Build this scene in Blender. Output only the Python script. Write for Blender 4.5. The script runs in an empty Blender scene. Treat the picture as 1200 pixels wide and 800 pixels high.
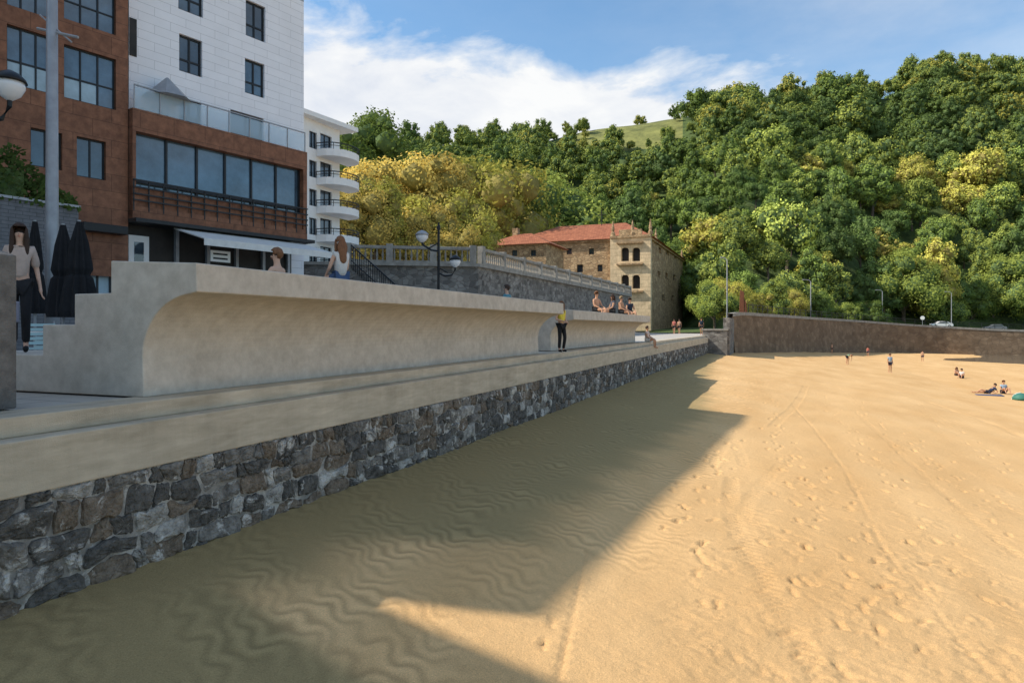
import bpy,bmesh,math,random
import numpy as np
from mathutils import Vector,Matrix,noise
random.seed(7); rng=np.random.default_rng(7)
R=math.radians
S_=math.sin(R(21.3)); C_=math.cos(R(21.3))
COL=bpy.context.scene.collection
def P(px,d):
    r=(px-600)/800*d; return (r*C_-d*S_, r*S_+d*C_)
def ZP(py,d): return (383-py)*d/800
def sandz(x,y):
    x=np.asarray(x,dtype=float); y=np.asarray(y,dtype=float)
    a=np.clip(x+6.36,-5,18.4)*0.10+np.clip(x-12,0,60)*0.03
    z=-2.56-a
    z=z-0.45*np.exp(-((x-34)/15)**2-((y-122)/8)**2)
    z=z+0.03*np.sin(x*.9+y*.35)*np.sin(y*.5-x*.2)+0.015*np.sin(x*2.1+1)*np.sin(y*1.7)
    return z
def ground(px,py):
    d=3*800/(py-383)
    for _ in range(30):
        x,y=P(px,d); d=.5*d+.5*(-float(sandz(x,y))*800/(py-383))
    x,y=P(px,d); return x,y,float(sandz(x,y)),d
# ---------------------------------------------------------------- materials
def nn(nt,t,**k):
    n=nt.nodes.new(t)
    for a,b in k.items(): setattr(n,a,b)
    return n
def mat(name,col,rough=.8,var=.25,scale=2.,bump=.3,bscale=30.,metal=0.,col2=None,dist=.02,spec=.3,bricks=None,stretch=None,patch=None,streak=None):
    m=bpy.data.materials.new(name); m.use_nodes=True; nt=m.node_tree; L=nt.links
    b=nt.nodes['Principled BSDF']; b.inputs['Roughness'].default_value=rough; b.inputs['Metallic'].default_value=metal
    b.inputs['Specular IOR Level'].default_value=spec
    tc=nn(nt,'ShaderNodeTexCoord'); src=tc.outputs['Object']
    if stretch:
        mp=nn(nt,'ShaderNodeMapping'); mp.inputs['Scale'].default_value=stretch; L.new(src,mp.inputs[0]); src0=mp.outputs[0]
    else: src0=src
    n1=nn(nt,'ShaderNodeTexNoise'); n1.inputs['Scale'].default_value=scale; n1.inputs['Detail'].default_value=8; n1.inputs['Roughness'].default_value=.65
    L.new(src0,n1.inputs[0])
    cr=nn(nt,'ShaderNodeValToRGB'); cr.color_ramp.elements[0].position=.3; cr.color_ramp.elements[1].position=.7
    c1=[max(0,c*(1-var)) for c in col]; c2=list(col2) if col2 else [min(1,c*(1+var)) for c in col]
    cr.color_ramp.elements[0].color=(*c1,1); cr.color_ramp.elements[1].color=(*c2,1)
    L.new(n1.outputs[0],cr.inputs[0]); out=cr.outputs[0]
    n2=nn(nt,'ShaderNodeTexNoise'); n2.inputs['Scale'].default_value=bscale; n2.inputs['Detail'].default_value=6
    L.new(src,n2.inputs[0]); h=n2.outputs[0]
    if patch:
        n3=nn(nt,'ShaderNodeTexNoise'); n3.inputs['Scale'].default_value=patch[1]; n3.inputs['Detail'].default_value=9; n3.inputs['Roughness'].default_value=.7; n3.inputs['Distortion'].default_value=.6; L.new(src,n3.inputs[0])
        c3=nn(nt,'ShaderNodeValToRGB'); c3.color_ramp.elements[0].position=patch[2]; c3.color_ramp.elements[1].position=patch[2]+.08; L.new(n3.outputs[0],c3.inputs[0])
        mp_=nn(nt,'ShaderNodeMix',data_type='RGBA'); mp_.inputs[7].default_value=(*patch[0],1); L.new(c3.outputs[0],mp_.inputs[0]); L.new(out,mp_.inputs[6]); out=mp_.outputs[2]
    if streak:
        mp2=nn(nt,'ShaderNodeMapping'); mp2.inputs['Scale'].default_value=streak[0]; L.new(src,mp2.inputs[0])
        n4=nn(nt,'ShaderNodeTexNoise'); n4.inputs['Scale'].default_value=1; n4.inputs['Detail'].default_value=9; n4.inputs['Roughness'].default_value=.7; L.new(mp2.outputs[0],n4.inputs[0])
        mr=nn(nt,'ShaderNodeMapRange'); mr.inputs[1].default_value=.35; mr.inputs[2].default_value=.65; mr.inputs[3].default_value=streak[1]; mr.inputs[4].default_value=streak[2]; L.new(n4.outputs[0],mr.inputs[0])
        ms_=nn(nt,'ShaderNodeMix',data_type='RGBA',blend_type='MULTIPLY'); ms_.inputs[0].default_value=1; L.new(out,ms_.inputs[6]); L.new(mr.outputs[0],ms_.inputs[7]); out=ms_.outputs[2]
    if bricks:
        axis,sx,sy,mc,ms,bm=bricks
        sp=nn(nt,'ShaderNodeSeparateXYZ'); L.new(src,sp.inputs[0]); cb=nn(nt,'ShaderNodeCombineXYZ')
        L.new(sp.outputs[axis[0]],cb.inputs[0]); L.new(sp.outputs[axis[1]],cb.inputs[1])
        bt=nn(nt,'ShaderNodeTexBrick'); bt.inputs['Scale'].default_value=1; bt.inputs['Brick Width'].default_value=sx; bt.inputs['Row Height'].default_value=sy
        bt.inputs['Mortar Size'].default_value=ms; bt.inputs['Mortar Smooth'].default_value=.3
        bt.inputs['Color1'].default_value=(1,1,1,1); bt.inputs['Color2'].default_value=(bm,bm,bm,1); bt.inputs['Mortar'].default_value=(mc,mc,mc,1)
        L.new(cb.outputs[0],bt.inputs[0])
        mx=nn(nt,'ShaderNodeMix',data_type='RGBA',blend_type='MULTIPLY'); mx.inputs[0].default_value=1
        L.new(out,mx.inputs[6]); L.new(bt.outputs[0],mx.inputs[7]); out=mx.outputs[2]
    L.new(out,b.inputs['Base Color'])
    bp=nn(nt,'ShaderNodeBump'); bp.inputs['Strength'].default_value=bump; bp.inputs['Distance'].default_value=dist
    L.new(h,bp.inputs['Height']); L.new(bp.outputs[0],b.inputs['Normal'])
    return m
def masonry(name,c1,c2,cm,scale,stretch=(1,1,1.6),bump=.8):
    m=bpy.data.materials.new(name); m.use_nodes=True; nt=m.node_tree; L=nt.links
    b=nt.nodes['Principled BSDF']; b.inputs['Roughness'].default_value=.9; b.inputs['Specular IOR Level'].default_value=.2
    tc=nn(nt,'ShaderNodeTexCoord'); mp=nn(nt,'ShaderNodeMapping'); mp.inputs['Scale'].default_value=stretch; L.new(tc.outputs['Object'],mp.inputs[0])
    v=nn(nt,'ShaderNodeTexVoronoi'); v.inputs['Scale'].default_value=scale; L.new(mp.outputs[0],v.inputs[0])
    e=nn(nt,'ShaderNodeTexVoronoi',feature='DISTANCE_TO_EDGE'); e.inputs['Scale'].default_value=scale; L.new(mp.outputs[0],e.inputs[0])
    sp=nn(nt,'ShaderNodeSeparateColor'); L.new(v.outputs['Color'],sp.inputs[0])
    mx=nn(nt,'ShaderNodeMix',data_type='RGBA'); mx.inputs[6].default_value=(*c1,1); mx.inputs[7].default_value=(*c2,1); L.new(sp.outputs[0],mx.inputs[0])
    cr=nn(nt,'ShaderNodeValToRGB'); cr.color_ramp.elements[0].position=.02; cr.color_ramp.elements[1].position=.08; L.new(e.outputs[0],cr.inputs[0])
    m2=nn(nt,'ShaderNodeMix',data_type='RGBA'); m2.inputs[6].default_value=(*cm,1); L.new(cr.outputs[0],m2.inputs[0]); L.new(mx.outputs[2],m2.inputs[7])
    n=nn(nt,'ShaderNodeTexNoise'); n.inputs['Scale'].default_value=.6; n.inputs['Detail'].default_value=8; L.new(tc.outputs['Object'],n.inputs[0])
    c3=nn(nt,'ShaderNodeValToRGB'); c3.color_ramp.elements[0].color=(.45,.45,.45,1); c3.color_ramp.elements[1].color=(1.35,1.35,1.35,1); L.new(n.outputs[0],c3.inputs[0])
    m3=nn(nt,'ShaderNodeMix',data_type='RGBA',blend_type='MULTIPLY'); m3.inputs[0].default_value=1; L.new(m2.outputs[2],m3.inputs[6]); L.new(c3.outputs[0],m3.inputs[7])
    L.new(m3.outputs[2],b.inputs['Base Color'])
    bp=nn(nt,'ShaderNodeBump'); bp.inputs['Strength'].default_value=bump; bp.inputs['Distance'].default_value=.04; L.new(cr.outputs[0],bp.inputs['Height']); L.new(bp.outputs[0],b.inputs['Normal'])
    return m
def leafmat(name,col,vary=.3,trans=.32):
    m=bpy.data.materials.new(name); m.use_nodes=True; nt=m.node_tree; L=nt.links
    nt.nodes.remove(nt.nodes['Principled BSDF']); out=[n for n in nt.nodes if n.type=='OUTPUT_MATERIAL'][0]
    tc=nn(nt,'ShaderNodeTexCoord'); n=nn(nt,'ShaderNodeTexNoise'); n.inputs['Scale'].default_value=.6; n.inputs['Detail'].default_value=3; n.inputs['Roughness'].default_value=.7
    L.new(tc.outputs['Object'],n.inputs[0])
    cr=nn(nt,'ShaderNodeValToRGB'); cr.color_ramp.elements[0].position=.32; cr.color_ramp.elements[1].position=.68
    cr.color_ramp.elements[0].color=(*[c*.7 for c in col],1); cr.color_ramp.elements[1].color=(min(1,col[0]*1.5),min(1,col[1]*1.35),col[2]*1.2,1)
    L.new(n.outputs[0],cr.inputs[0])
    oi=nn(nt,'ShaderNodeObjectInfo'); mr=nn(nt,'ShaderNodeMapRange'); mr.inputs[3].default_value=1-vary; mr.inputs[4].default_value=1+vary; L.new(oi.outputs['Random'],mr.inputs[0])
    mx=nn(nt,'ShaderNodeMix',data_type='RGBA',blend_type='MULTIPLY'); mx.inputs[0].default_value=1; L.new(cr.outputs[0],mx.inputs[6]); L.new(mr.outputs[0],mx.inputs[7])
    d=nn(nt,'ShaderNodeBsdfDiffuse'); L.new(mx.outputs[2],d.inputs[0])
    if trans:
        t=nn(nt,'ShaderNodeBsdfTranslucent'); ms=nn(nt,'ShaderNodeMixShader'); ms.inputs[0].default_value=trans
        L.new(mx.outputs[2],t.inputs[0]); L.new(d.outputs[0],ms.inputs[1]); L.new(t.outputs[0],ms.inputs[2]); L.new(ms.outputs[0],out.inputs[0])
    else: L.new(d.outputs[0],out.inputs[0])
    return m
M={}
M['conc']=mat('pale concrete',(.52,.465,.39),.85,.12,5,.4,90,col2=(.63,.575,.495),dist=.012,streak=((.8,.5,.6),.92,1.05))
M['concd']=mat('shade-darkened concrete',(.15,.14,.13),.9,.3,6,.8,50,col2=(.22,.205,.19),dist=.02)  # darker copy of the bench concrete, beach-side shade painted in
M['conc2']=mat('warm concrete',(.52,.435,.315),.85,.16,4,.4,80,col2=(.63,.54,.41),dist=.012,stretch=(1,.35,2),streak=((2,1.4,.4),.84,1.06))
M['pave']=mat('promenade paving',(.50,.46,.40),.8,.15,.8,.15,40,bricks=((0,1),1.2,.6,.6,.02,.9))
M['mortar']=mat('grey mortar',(.27,.255,.23),.95,.35,4,.8,30,patch=((.46,.44,.40),4.,.50))
pt=(.62,.59,.54)
M['st1']=mat('dark rubble stone',(.085,.08,.072),.9,.5,9,1.,28,col2=(.20,.185,.165),dist=.05,patch=(pt,3.0,.575))
M['st2']=mat('grey rubble stone',(.17,.157,.14),.9,.5,9,1.,28,col2=(.33,.305,.27),dist=.05,patch=(pt,3.0,.545))
M['st3']=mat('pale rubble stone',(.32,.30,.27),.9,.5,9,1.,28,col2=(.56,.53,.48),dist=.05,patch=(pt,3,.50))
M['st4']=mat('brown rubble stone',(.17,.13,.095),.9,.5,9,1.,28,col2=(.30,.24,.18),dist=.05,patch=(pt,3.0,.575))
M['rust']=mat('rust brown cladding',(.235,.095,.05),.6,.35,3,.1,40,col2=(.32,.14,.075),bricks=((1,2),1.5,.75,.45,.014,.84))
M['white']=mat('white tile cladding',(.86,.86,.90),.4,.04,1,.05,30,bricks=((1,2),1.5,.42,.62,.012,.96))
M['whitep']=mat('white painted render',(.84,.83,.81),.7,.06,1,.1,30)
M['dark']=mat('dark metal',(.03,.032,.035),.45,.2,4,.05,40,metal=.4)
M['black']=mat('black painted metal',(.012,.013,.015),.4,.2,4,.05,40)
M['grey']=mat('grey painted metal',(.34,.35,.37),.45,.15,4,.05,40,metal=.2)
M['fabric']=mat('black canvas',(.016,.016,.018),.9,.3,6,.3,50)
M['awn']=mat('pale awning canvas',(.70,.69,.66),.8,.1,3,.1,30)
M['shop']=mat('dark shop interior',(.03,.027,.025),.6,.5,1,.1,10)
M['bluegl']=mat('pale blue pane reflection',(.35,.47,.55),.3,.15,2,.05,20)
M['gbrick']=mat('grey brick',(.17,.17,.18),.85,.2,3,.3,40,bricks=((1,2),.4,.12,.55,.012,.85))
M['sandst']=masonry('castle sandstone',(.34,.22,.12),(.60,.42,.24),(.28,.20,.12),1.5)
M['sandlt']=mat('pale dressed sandstone',(.72,.55,.34),.85,.25,1.2,.4,6,bricks=((0,2),1.2,.6,.7,.04,.82))
M['rwall']=masonry('retaining wall stone',(.13,.12,.11),(.33,.31,.28),(.22,.20,.18),2.2)
M['fwall']=masonry('harbour wall stone',(.17,.115,.072),(.26,.185,.12),(.17,.12,.08),1.0,bump=.4)
M['balus']=mat('weathered grey stone',(.27,.25,.22),.9,.3,2,.4,30,col2=(.38,.36,.32))
M['roof']=mat('red roof tiles',(.40,.125,.06),.85,.35,1.2,.5,12,col2=(.54,.20,.10),bricks=((0,1),.3,.5,.6,.05,.8))
M['road']=mat('asphalt',(.055,.055,.058),.9,.2,2,.2,60)
M['under']=mat('undergrowth',(.07,.115,.035),.95,.5,.3,.8,2,col2=(.13,.185,.05),dist=.5)
M['meadow']=mat('meadow grass',(.17,.19,.06),.95,.4,.12,.8,.6,col2=(.30,.30,.09),dist=.5,stretch=(1,1,1))
M['bark']=mat('bark',(.14,.11,.085),.95,.4,5,.6,20)
M['steel']=mat('corten steel',(.16,.06,.03),.8,.3,3,.3,30)
M['tyre']=mat('tyre rubber',(.02,.02,.02),.8)
M['carw']=mat('white car paint',(.75,.75,.76),.25,.03,1,0)
M['carg']=mat('grey car paint',(.16,.17,.19),.25,.03,1,0)
M['green']=mat('teal green nylon',(.05,.18,.14),.6,.1,3,.1)
M['teal']=mat('pale teal plastic',(.45,.62,.62),.5,.05,3,0)
M['towel']=mat('dark blue towel',(.06,.09,.18),.9,.2,5,.3)
M['tote']=mat('grey tote cloth',(.26,.26,.32),.9,.1,5,.2)
def glass(name,col,rough=.05):
    return mat(name,col,rough,.5,.6,.03,1.2,spec=1.,dist=.06,col2=[min(1,c*2.2) for c in col])
M['glass']=glass('window glass',(.03,.045,.06))
M['glassb']=glass('blue window glass',(.05,.085,.12))
M['globe']=mat('frosted lamp glass',(.75,.76,.78),.2,.03,1,0)
def clearglass():
    m=bpy.data.materials.new('clear balcony glass'); m.use_nodes=True; nt=m.node_tree; b=nt.nodes['Principled BSDF']
    b.inputs['Base Color'].default_value=(.55,.7,.8,1); b.inputs['Alpha'].default_value=.35; b.inputs['Roughness'].default_value=.05
    return m
M['clear']=clearglass()
PAL={'dark green':(.11,.175,.055),'mid green':(.19,.275,.07),'light green':(.31,.385,.095),'yellow green':(.47,.47,.11),'golden':(.62,.51,.15)}
LEAF={k:leafmat(k+' leaves',[c*1.05 for c in v],trans=0) for k,v in PAL.items()}
LEAFN={k:leafmat(k+' near leaves',v) for k,v in PAL.items()}
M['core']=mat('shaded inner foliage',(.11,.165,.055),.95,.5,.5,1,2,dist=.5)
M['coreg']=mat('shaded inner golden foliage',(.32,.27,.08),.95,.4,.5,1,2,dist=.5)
# ---------------------------------------------------------------- mesh builder
def origin(o):
    v=Vector((0,0,0))
    while o: v+=o.location; o=o.parent
    return v
class MB:
    def __init__(s): s.v=[];s.f=[];s.m=[]
    def add(s,vs,fs,m=0):
        o=len(s.v); s.v+= [tuple(v) for v in vs]; s.f+=[tuple(i+o for i in f) for f in fs]; s.m+=[m]*len(fs)
    def hexa(s,p,m=0): s.add(p,[(0,3,2,1),(4,5,6,7),(0,1,5,4),(1,2,6,5),(2,3,7,6),(3,0,4,7)],m)
    def box(s,x0,x1,y0,y1,z0,z1,m=0): s.hexa([(x0,y0,z0),(x1,y0,z0),(x1,y1,z0),(x0,y1,z0),(x0,y0,z1),(x1,y0,z1),(x1,y1,z1),(x0,y1,z1)],m)
    def quad(s,a,b,c,d,m=0): s.add([a,b,c,d],[(0,1,2,3)],m)
    def prism(s,poly,z0,z1,m=0):
        n=len(poly); s.add([(x,y,z0) for x,y in poly]+[(x,y,z1) for x,y in poly],[tuple(range(n))[::-1],tuple(range(n,2*n))]+[(i,(i+1)%n,n+(i+1)%n,n+i) for i in range(n)],m)
    def tube(s,pts,rad,n=8,m=0):
        pts=[Vector(p) for p in pts]; rad=rad if isinstance(rad,(list,tuple)) else [rad]*len(pts); vs=[];fs=[]
        for i,p in enumerate(pts):
            t=(pts[min(i+1,len(pts)-1)]-pts[max(i-1,0)]).normalized()
            a=t.cross(Vector((0,0,1))) if abs(t.z)<.9 else t.cross(Vector((1,0,0))); a.normalize(); b=t.cross(a)
            for k in range(n):
                th=2*math.pi*k/n; vs.append(p+(a*math.cos(th)+b*math.sin(th))*rad[i])
        for i in range(len(pts)-1):
            for k in range(n):
                k2=(k+1)%n; fs.append((i*n+k,i*n+k2,(i+1)*n+k2,(i+1)*n+k))
        fs.append(tuple(range(n))); fs.append(tuple(range((len(pts)-1)*n,len(pts)*n))[::-1]); s.add(vs,fs,m)
    def lathe(s,prof,c=(0,0,0),n=16,m=0,fold=0):
        vs=[];fs=[]
        for r,z in prof:
            for k in range(n):
                th=2*math.pi*k/n; rr=r*(1+(fold if k%2 else -fold)); vs.append((c[0]+rr*math.cos(th),c[1]+rr*math.sin(th),c[2]+z))
        for i in range(len(prof)-1):
            for k in range(n):
                k2=(k+1)%n; fs.append((i*n+k,i*n+k2,(i+1)*n+k2,(i+1)*n+k))
        fs.append(tuple(range(n))[::-1]); fs.append(tuple(range((len(prof)-1)*n,len(prof)*n))); s.add(vs,fs,m)
    def build(s,name,mats,parent=None,smooth=False,bevel=0,label=None,recalc=True):
        if not isinstance(mats,(list,tuple)): mats=[mats]
        me=bpy.data.meshes.new(name); o0=origin(parent) if parent else Vector((0,0,0))
        me.from_pydata([(v[0]-o0.x,v[1]-o0.y,v[2]-o0.z) for v in s.v],[],s.f)
        for m in mats: me.materials.append(m)
        me.polygons.foreach_set('material_index',s.m)
        if recalc:
            bm=bmesh.new(); bm.from_mesh(me); bmesh.ops.recalc_face_normals(bm,faces=bm.faces); bm.to_mesh(me); bm.free()
        if smooth: me.polygons.foreach_set('use_smooth',[True]*len(me.polygons))
        o=bpy.data.objects.new(name,me); COL.objects.link(o)
        if parent: o.parent=parent
        if bevel:
            b=o.modifiers.new('bevel','BEVEL'); b.width=bevel; b.segments=2; b.limit_method='ANGLE'; b.angle_limit=R(40)
        if label: o['label']=label
        return o
def tag(o,label,cat,group=None,kind=None):
    o['label']=label; o['category']=cat
    if group: o['group']=group
    if kind: o['kind']=kind
    return o
def thing(name,label,cat,loc=(0,0,0),group=None):
    o=bpy.data.objects.new(name,None); COL.objects.link(o); o.location=loc; o.empty_display_size=.2
    return tag(o,label,cat,group)
# ---------------------------------------------------------------- SAND
def grow(a,b,s0,g,smax):
    out=[a]; s=s0
    while out[-1]<b: out.append(out[-1]+s); s=min(s*g,smax)
    return out
xs=np.array(list(np.arange(-6.6,7,.036))+grow(7,150,.045,1.03,6)); ys=np.array(grow(-20,3,.5,1,.5)[:-1]+list(np.arange(3,15,.032))+grow(15,170,.032,1.009,2))
GX,GY=np.meshgrid(xs,ys,indexing='ij'); GZ=sandz(GX,GY)
warp=0.45*np.sin(GX*1.9+GY*.5)+0.38*np.sin(GX*4.1-GY*1.1+1)+.35*np.sin(GY*1.3+GX*.6)+.32*np.sin(GX*7.3+GY*3)+.24*np.sin(GX*12.1-GY*5+2)+.4*np.sin(GX*.7-GY*.9)+.16*np.sin(GX*19+GY*8)
ph=2*math.pi*(GY*.80+GX*.30+.19*warp)/.20
amp=.5+.5*np.sin(GX*1.9+GY*1.2+np.sin(GY*2.9))*np.sin(GY*1.3-GX*.9+1.5*np.sin(GX*2.3))
sp_=np.sin(ph); rip=(np.sign(sp_)*np.abs(sp_)**.8*.6+.5*np.sin(ph+.5*np.cos(ph)))*amp
mask=1/(1+np.exp((GX+2.1-.08*(GY-6)+.5*np.sin(GY*1.1))*3.))
fadey=np.clip((60-GY)/45,0,1)
GZ=GZ+.0058*rip*(.03+.97*mask)*fadey
ripshade=.5+(rip*.36)*mask*fadey  # relief shading painted as colour: lighter crests, darker troughs
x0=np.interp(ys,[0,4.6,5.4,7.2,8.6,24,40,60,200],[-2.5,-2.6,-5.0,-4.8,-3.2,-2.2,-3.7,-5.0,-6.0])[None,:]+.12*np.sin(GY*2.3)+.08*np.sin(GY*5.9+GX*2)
shade_tint=1/(1+np.exp((GX-x0)*5.))  # shaded strip painted into the sand colour, lighter tongue for the sunlit wedge
press=np.zeros_like(GZ)
def seglines(pxs): return [ground(*p)[:2] for p in pxs]
def track(poly,width,depth,tread=0,period=.12,rimk=.25):
    global press
    poly=[np.array(p) for p in poly]; acc=0
    best=np.full(GX.shape,1e9); bs=np.zeros(GX.shape); bl=np.zeros(GX.shape)
    for a,b in zip(poly[:-1],poly[1:]):
        v=b-a; Ls=np.hypot(*v); v=v/Ls
        t=np.clip((GX-a[0])*v[0]+(GY-a[1])*v[1],0,Ls); dx=GX-a[0]-t*v[0]; dy=GY-a[1]-t*v[1]; dd=np.hypot(dx,dy); lat=dx*v[1]-dy*v[0]
        k=dd<best; best=np.where(k,dd,best); bs=np.where(k,acc+t,bs); bl=np.where(k,lat,bl); acc+=Ls
    w=width/2; prof=np.exp(-(best/w)**6); rim=np.exp(-((best-w*1.25)/(w*.22))**2)
    br=.65+.35*np.sin(bs*3.1)*np.sin(bs*1.3+1)
    z=-depth*prof*br+depth*rimk*rim*br
    if tread: z=z+tread*prof*np.clip(2.5*np.sin(2*math.pi*(bs+np.abs(bl)*.9)/period),-1,1)*br
    press=press+z
def smooth_poly(pts):
    out=[]
    n=len(pts)
    for i in range(n-1):
        p0=np.array(pts[max(i-1,0)]);p1=np.array(pts[i]);p2=np.array(pts[i+1]);p3=np.array(pts[min(i+2,n-1)])
        for t in np.linspace(0,1,6,endpoint=False):
            out.append(.5*((2*p1)+(-p0+p2)*t+(2*p0-5*p1+4*p2-p3)*t*t+(-p0+3*p1-3*p2+p3)*t**3))
    out.append(np.array(pts[-1])); return out
def T(px,w,dp,tr=0,per=.2,rk=.3): track(smooth_poly(seglines(px)),w,dp,tr,per,rk)
T([(965,799),(925,735),(890,675),(866,625),(856,590),(858,560)],.28,.011,.012,.15)
T([(905,690),(880,640),(872,600),(890,570),(915,545)],.26,.009,.011,.15)
T([(655,795),(672,715),(686,645)],.06,.028,0,.2,.45)
T([(1172,799),(1095,715),(1035,640),(1000,570),(968,520),(930,475)],.10,.015,.008,.15)
T([(1199,655),(1120,590),(1050,525),(1000,480)],.2,.010,.009)
T([(835,545),(858,515),(872,545)],.24,.012,.011)
T([(1085,470),(1150,492),(1199,512)],.35,.035)
T([(905,500),(935,470),(945,450)],.3,.018,.007,.3)
def foot(x,y,ang,sc=1,dp=.03):
    i0,i1=np.searchsorted(xs,[x-.35,x+.35]); j0,j1=np.searchsorted(ys,[y-.35,y+.35])
    if i1-i0<2 or j1-j0<2: return
    X=GX[i0:i1,j0:j1]-x; Y=GY[i0:i1,j0:j1]-y; c,s=math.cos(ang),math.sin(ang); a=X*c+Y*s; b=-X*s+Y*c
    h1=random.uniform(.8,1.2); h2=random.uniform(.75,1.2); bend=random.uniform(-2.5,2.5); b=b+bend*a*a
    q=np.minimum(((a-.05)/(.10*sc*h1))**2+(b/(.052*sc))**2,((a+.075)/(.065*sc))**2+(b/(.044*sc*h2))**2)
    ds=random.uniform(-.5,.5)
    press[i0:i1,j0:j1]+= -dp*np.exp(-q**3)*(1+ds*a*6)+dp*.35*np.exp(-((np.sqrt(q)-1.4)/.3)**2)*(1+np.sin(3*np.arctan2(b,a)+bend))+.006*np.exp(-q*.3)*np.sin(a*40+bend)*np.sin(b*47)
def trail(p0,p1,jit=.14):
    x0,y0,_,_=ground(*p0); x1,y1,_,_=ground(*p1); L=math.hypot(x1-x0,y1-y0); a=math.atan2(y1-y0,x1-x0); k=int(L/.62)
    for i in range(k):
        if random.random()<.12: continue
        t=i/k; sd=.11*(1 if i%2 else -1)
        foot(x0+(x1-x0)*t-math.sin(a)*sd+random.gauss(0,jit),y0+(y1-y0)*t+math.cos(a)*sd+random.gauss(0,jit),a+random.gauss(0,.25),random.uniform(.75,1.15),random.uniform(.014,.042))
for a,b in [((830,770),(800,560)),((820,700),(860,500)),((1000,799),(900,560)),((1080,799),(960,600)),((1090,790),(900,620)),((1110,790),(960,540)),((1190,730),(1080,600)),((1150,700),(1000,520)),
            ((1199,650),(1060,500)),((1000,650),(920,520)),((960,620),(900,500)),((1100,560),(980,450)),((1040,560),(960,460)),((800,640),(850,480)),((930,560),(900,460)),((1190,560),(1060,460)),((1190,600),(1100,540)),((860,640),(980,640)),((1010,700),(1110,640)),((620,760),(640,690))]:
    trail(a,b)
for _ in range(650):
    px=random.uniform(700,1200); py=random.uniform(450,799)
    x,y,_,_=ground(px,py)
    if x<-1.2+.08*(y-6): continue
    foot(x,y,random.uniform(0,6.3),random.uniform(.5,1.7),random.uniform(.004,.012))
lump=.005*np.sin(GX*5.1+GY*2.2)*np.sin(GY*4.3-GX*1.9)+.004*np.sin(GX*11+2*np.sin(GY*5))*np.sin(GY*9.7)+.0025*np.sin(GX*23+3*np.sin(GY*9))*np.sin(GY*21+2*np.sin(GX*7))
GZ=GZ+press*np.clip((70-GY)/40,0,1)+lump*(1-.7*mask)*np.clip((40-GY)/30,0,1)
nx,ny=GX.shape
me=bpy.data.meshes.new('beach_sand'); V=np.stack([GX,GY,GZ],-1).reshape(-1,3)
idx=np.arange(nx*ny).reshape(nx,ny); Q=np.stack([idx[:-1,:-1],idx[1:,:-1],idx[1:,1:],idx[:-1,1:]],-1).reshape(-1,4)
def mesh_np(me,V,Q,mi=None,smooth=False):
    me.vertices.add(len(V)); me.vertices.foreach_set('co',V.astype(np.float32).ravel())
    me.loops.add(Q.size); me.loops.foreach_set('vertex_index',Q.astype(np.int32).ravel())
    k=Q.shape[1]; me.polygons.add(len(Q)); me.polygons.foreach_set('loop_start',np.arange(len(Q),dtype=np.int32)*k)
    if mi is not None: me.polygons.foreach_set('material_index',mi.astype(np.int32))
    if smooth: me.polygons.foreach_set('use_smooth',np.ones(len(Q),dtype=bool))
    me.update(calc_edges=True)
mesh_np(me,V,Q,smooth=True)
at=me.attributes.new('ripple_shade','FLOAT','POINT'); at.data.foreach_set('value',ripshade.astype(np.float32).ravel())
at=me.attributes.new('shade_tint','FLOAT','POINT'); at.data.foreach_set('value',shade_tint.astype(np.float32).ravel())
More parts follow.
